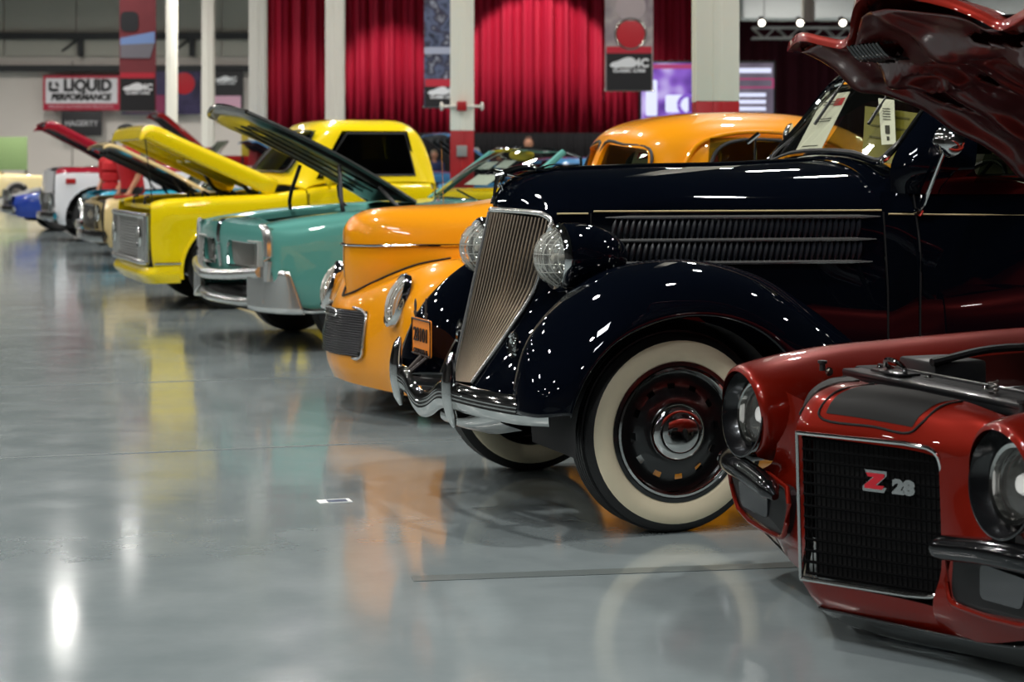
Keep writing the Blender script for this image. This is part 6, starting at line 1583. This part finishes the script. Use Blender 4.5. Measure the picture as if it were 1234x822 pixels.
# second row
x, y = fpos(43, 6.9); far_car('off_road_truck', x, y, TH, RED2, 'tall red open truck at the back with its hood raised high', 'truck', L=4.6, zt=1.45, zh=1.8, wheel_r=.5, openc=True, ladd=.2, flange=.10, hood_up=40, under=SATIN)
x, y = fpos(39.8, 8.3); far_car('sedan', x, y, TH, SKYB, 'steel blue open car with exposed engine left of the pickup windscreen', L=4.9, zt=1.1, zh=1.4, openc=True, hood_up=30)
x, y = fpos(22.4, 9.4); far_car('sedan', x, y, TH, GRYP, 'dark grey rounded car behind the tail of the yellow pickup', L=4.9, zt=.98, zh=1.40, cab=(.9, 1.6, 2.4, 3.6))
x, y = fpos(33.5, 13.6); far_car('sedan', x, y, TH, PALEC, 'cream roofed car left of the red based pillar in the back', L=4.9, zt=1.0, zh=1.45)
x, y = fpos(29.2, 9.1); far_car('coupe', x, y, TH, SKYB, 'blue car whose raised hood shows above the pickup tail', L=4.9, zt=.98, zh=1.35, hood_up=36)
x, y = fpos(14.2, 9.3); far_car('truck', x, y, TH, PALEC, 'cream open truck seen through the side window of the dark blue car', 'truck', L=5.0, zt=1.33, zh=1.6, openc=True)

# ================================================================ visitors
def fuse(bm, name, m, parent, vox=.010, sm=4):
    o = obj(name, bm, m, parent); 
    r_ = o.modifiers.new('r', 'REMESH'); r_.mode = 'VOXEL'; r_.voxel_size = vox; r_.use_smooth_shade = True
    k = o.modifiers.new('s', 'SMOOTH'); k.iterations = sm; k.factor = .5
    bake(o)
    if m and not o.data.materials: o.data.materials.append(m)
    return o
def ball(bm, c, r, s=(1, 1, 1), seg=14):
    g = bmesh.ops.create_uvsphere(bm, u_segments=seg, v_segments=seg // 2 + 2, radius=r)
    for v in g['verts']: v.co = Vector((v.co.x * s[0] + c[0], v.co.y * s[1] + c[1], v.co.z * s[2] + c[2]))
SKIN = mat('skin', 'c48a6c', .55, noise=(12, .04))
def person(x, y, yaw, H, shirt, trousers, label, hair='2b1e16', lean=0.0, cap=None, skin=SKIN, group=None):
    """stands at (x, y), faces local -x; lean bends the torso forward"""
    r = empty('person', (x, y, 0), yaw, label, 'person', group); k = H / 1.75
    R_ = Matrix.Rotation(-lean, 4, 'Y'); hip = Vector((0, 0, .92))
    def T(p, up=True):
        p = Vector(p)
        if up: p = hip + (R_ @ (p - hip))
        return p * k
    def tb(bm, pts, rad, seg=10, up=True): tube(bm, [T(p, up) for p in pts], [q * k for q in rad], seg, 4)
    bm = bmesh.new()
    tb(bm, [(0,0,.90),(0,0,1.05),(-.01,0,1.22),(0,0,1.38),(0,0,1.46)], [.13,.125,.135,.13,.07], 14)
    tb(bm, [(0,0,1.40),(-.01,0,1.50),(-.02,0,1.56)], [.055,.05,.052])
    def bl(c, rad, s=(1,1,1)):
        p = T(c); ball(bm, p, rad * k, s)
    bl((-.02,0,1.635), .092, (1.05,.86,1.22)); bl((-.05,0,1.575), .055, (1,.9,.9)); bl((-.118,0,1.625), .017, (1.2,.8,1.4)); bl((-.10,0,1.655), .03, (.7,1.7,.5)); bl((-.105,0,1.588), .018, (.6,1.5,.6))
    for s in (1, -1): bl((-.01, s*.082, 1.63), .024, (.8,.4,1.3))
    for s in (1, -1):
        sh, el, wr_, hn = (0, s*.185, 1.40), (.03, s*.235, 1.13), (-.10 - .12 * (lean > .2), s*.215, .92), (-.14 - .14 * (lean > .2), s*.21, .85)
        tb(bm, [(0, s*.08, 1.42), sh, el, wr_], [.06,.058,.042,.028])
        tb(bm, [wr_, ((wr_[0]+hn[0])/2, wr_[1], (wr_[2]+hn[2])/2), hn], [.028,.036,.034], 8)
        h0 = Vector(hn)
        for i, ln in enumerate((.075,.085,.08,.065)):
            d = (i - 1.5) * .019; b0 = h0 + Vector((d * .9, 0, .01))
            tb(bm, [b0, b0 + Vector((-.006,-s*.004,-ln*.5)), b0 + Vector((-.018 + .006*i,-s*.02,-ln))], [.0105,.0098,.0088], 6)
        tb(bm, [h0 + Vector((-.03,0,.035)), h0 + Vector((-.052,-s*.012,.005)), h0 + Vector((-.056,-s*.02,-.022))], [.013,.011,.0095], 6)
        tb(bm, [(0, s*.09, .92), (-.01, s*.10, .50), (.02, s*.10, .10)], [.088,.056,.038], 10, False); tb(bm, [(.03, s*.10, .06), (-.12, s*.115, .035)], [.04,.032], 8, False)
    body = fuse(bm, 'body', skin, r, .0095 * k, 3)
    bm = bmesh.new()
    tb(bm, [(0,0,.86),(0,0,1.05),(-.01,0,1.22),(0,0,1.38),(0,0,1.45)], [.158,.152,.158,.15,.085], 16)
    for s in (1, -1): tb(bm, [(0, s*.06, 1.41), (0, s*.185, 1.405), (.02, s*.222, 1.22), (.03, s*.235,1.13)], [.085,.080,.064,.058], 12)
    fuse(bm, 'shirt', shirt, body, .012 * k, 3)
    bm = bmesh.new()
    tb(bm, [(0,0,.98),(0,0,.90),(0,0,.86)], [.150,.162,.15], 14, False)
    for s in (1, -1): tb(bm, [(0, s*.085,.93),(-.01, s*.10,.50),(.02, s*.10,.09)], [.108,.078,.066], 12, False)
    fuse(bm, 'trousers', trousers, body, .012 * k, 2)
    for s in (1, -1):
        b2 = bmesh.new(); tube(b2, [Vector((.06, s*.10,.045))*k, Vector((-.05, s*.105,.045))*k, Vector((-.17, s*.118,.032))*k], [.045*k,.05*k,.034*k], 10, 4, flat=.9); obj('shoe', b2, SATIN, body)
    hm = mat('hair_' + hair, hair, .7)
    b2 = bmesh.new()
    g_ = bmesh.ops.create_uvsphere(b2, u_segments=20, v_segments=12, radius=.105)
    for v in g_['verts']: v.co = T(Vector((v.co.x * 1.0 + .005, v.co.y * .86, v.co.z * 1.16 + 1.645)))
    cut_ = [v for v in b2.verts if (T((0,0,0)) is not None) and False]
    lowz = [v for v in b2.verts if (R_.inverted() @ (v.co / k - hip) + hip).z < 1.60 or ((R_.inverted() @ (v.co / k - hip) + hip).x < -.055 and (R_.inverted() @ (v.co / k - hip) + hip).z < 1.69)]
    bmesh.ops.delete(b2, geom=lowz, context='VERTS'); ho = obj('hair', b2, hm, body); solid(ho, .008, 0)
    if cap:
        b2 = bmesh.new(); M = Matrix.Translation(T((0, 0, 1.665))) @ R_ 
        lathe([(.118,.0),(.116,.045),(.095,.085),(.05,.108),(0,.114)], 24, M @ Matrix.Diagonal((k, k*.88, k, 1)), bm=b2)
        prism([M @ (Vector(p) * k) for p in spline([(-.09,-.075,.004),(-.165,-.055,-.006),(-.185,0,-.008),(-.165,.055,-.006),(-.09,.075,.004)], 3)], (0, 0, .006), b2); obj('cap', b2, cap, body)
    for s in (1, -1):
        b2 = bmesh.new(); ball(b2, T((-.098, s*.033, 1.642)), .0115 * k); e_ = obj('eye', b2, mat('eye_white', 'dcdcd8', .2), body)
        b3 = bmesh.new(); ball(b3, T((-.107, s*.033, 1.642)), .0052 * k); obj('iris', b3, mat('iris_dark', '22160e', .2), e_)
    return r
SH = lambda n, c: mat(n, c, .8, noise=(9, .06))
JEANS = SH('jeans_blue', '2b3550'); DT = SH('dark_trousers', '17181c')
q = world_at(160, 200, 25.2); person(q[0], q[1], .5, 1.80, SH('shirt_red', 'b20f1d'), DT, 'person in red shirt and dark cap standing behind the raised yellow hood', lean=.12, cap=SH('cap_black', '15151a'))
q = world_at(134, 200, 29.8); person(q[0], q[1], 1.0, 1.64, SH('shirt_scarlet', 'c01a22'), DT, 'person in scarlet shirt beside the turquoise car, left of the capped person')
q = world_at(637, 200, 36); person(q[0], q[1], 1.5, 1.80, SH('shirt_dark', '1a1a20'), DT, 'person with short brown hair facing the camera above the teal windscreen', hair='4a2c1c')
q = world_at(523, 200, 43.5); person(q[0], q[1], 1.9, 1.60, SH('shirt_navy', '26345f'), JEANS, 'person in navy shirt left of the red based pillar', hair='8a7a62')
q = world_at(574, 200, 40); person(q[0], q[1], 1.2, 1.62, SH('shirt_grey', '6c6a74'), JEANS, 'grey haired person in grey shirt just right of the red based pillar', hair='a8a4a0')
q = world_at(601, 200, 42); person(q[0], q[1], 1.6, 1.66, SH('shirt_plum', '4a2434'), DT, 'person in plum shirt between the pillar and the teal windscreen', hair='3a2a20')
q = world_at(232, 200, 35.1); person(q[0], q[1], .8, 1.66, SH('shirt_white', 'd4d2d0'), DT, 'person in pale shirt seen under the raised red hood', hair='c8c4bc')

# ================================================================ left and right pieces become parts of their own
def split_sides(o):
    for sgn, first in ((1, True), (-1, False)):
        bm = bmesh.new(); bm.from_mesh(o.data)
        bmesh.ops.delete(bm, geom=[v for v in bm.verts if v.co.y * sgn < 0], context='VERTS')
        me = bpy.data.meshes.new(o.data.name); bm.to_mesh(me); bm.free()
        for m_ in o.data.materials: me.materials.append(m_)
        if first: keep = me
        else: n = bpy.data.objects.new(o.name.split('.')[0], me); COL.objects.link(n); n.parent = o.parent
    o.data = keep
for o in list(bpy.data.objects):
    if o.type == 'MESH' and o.name.split('.')[0] in ('louvres', 'front_fender_skin', 'hood_seam', 'cab_lower', 'door_seam', 'bonnet_side_flange', 'louvre_trim', 'hood_trim', 'bed_side', 'upper_band', 'pinstripe', 'emergency_light'):
        ys = [v.co.y for v in o.data.vertices]
        if ys and min(ys) < -.05 and max(ys) > .05 and not any(abs(y) < .02 for y in ys): split_sides(o)
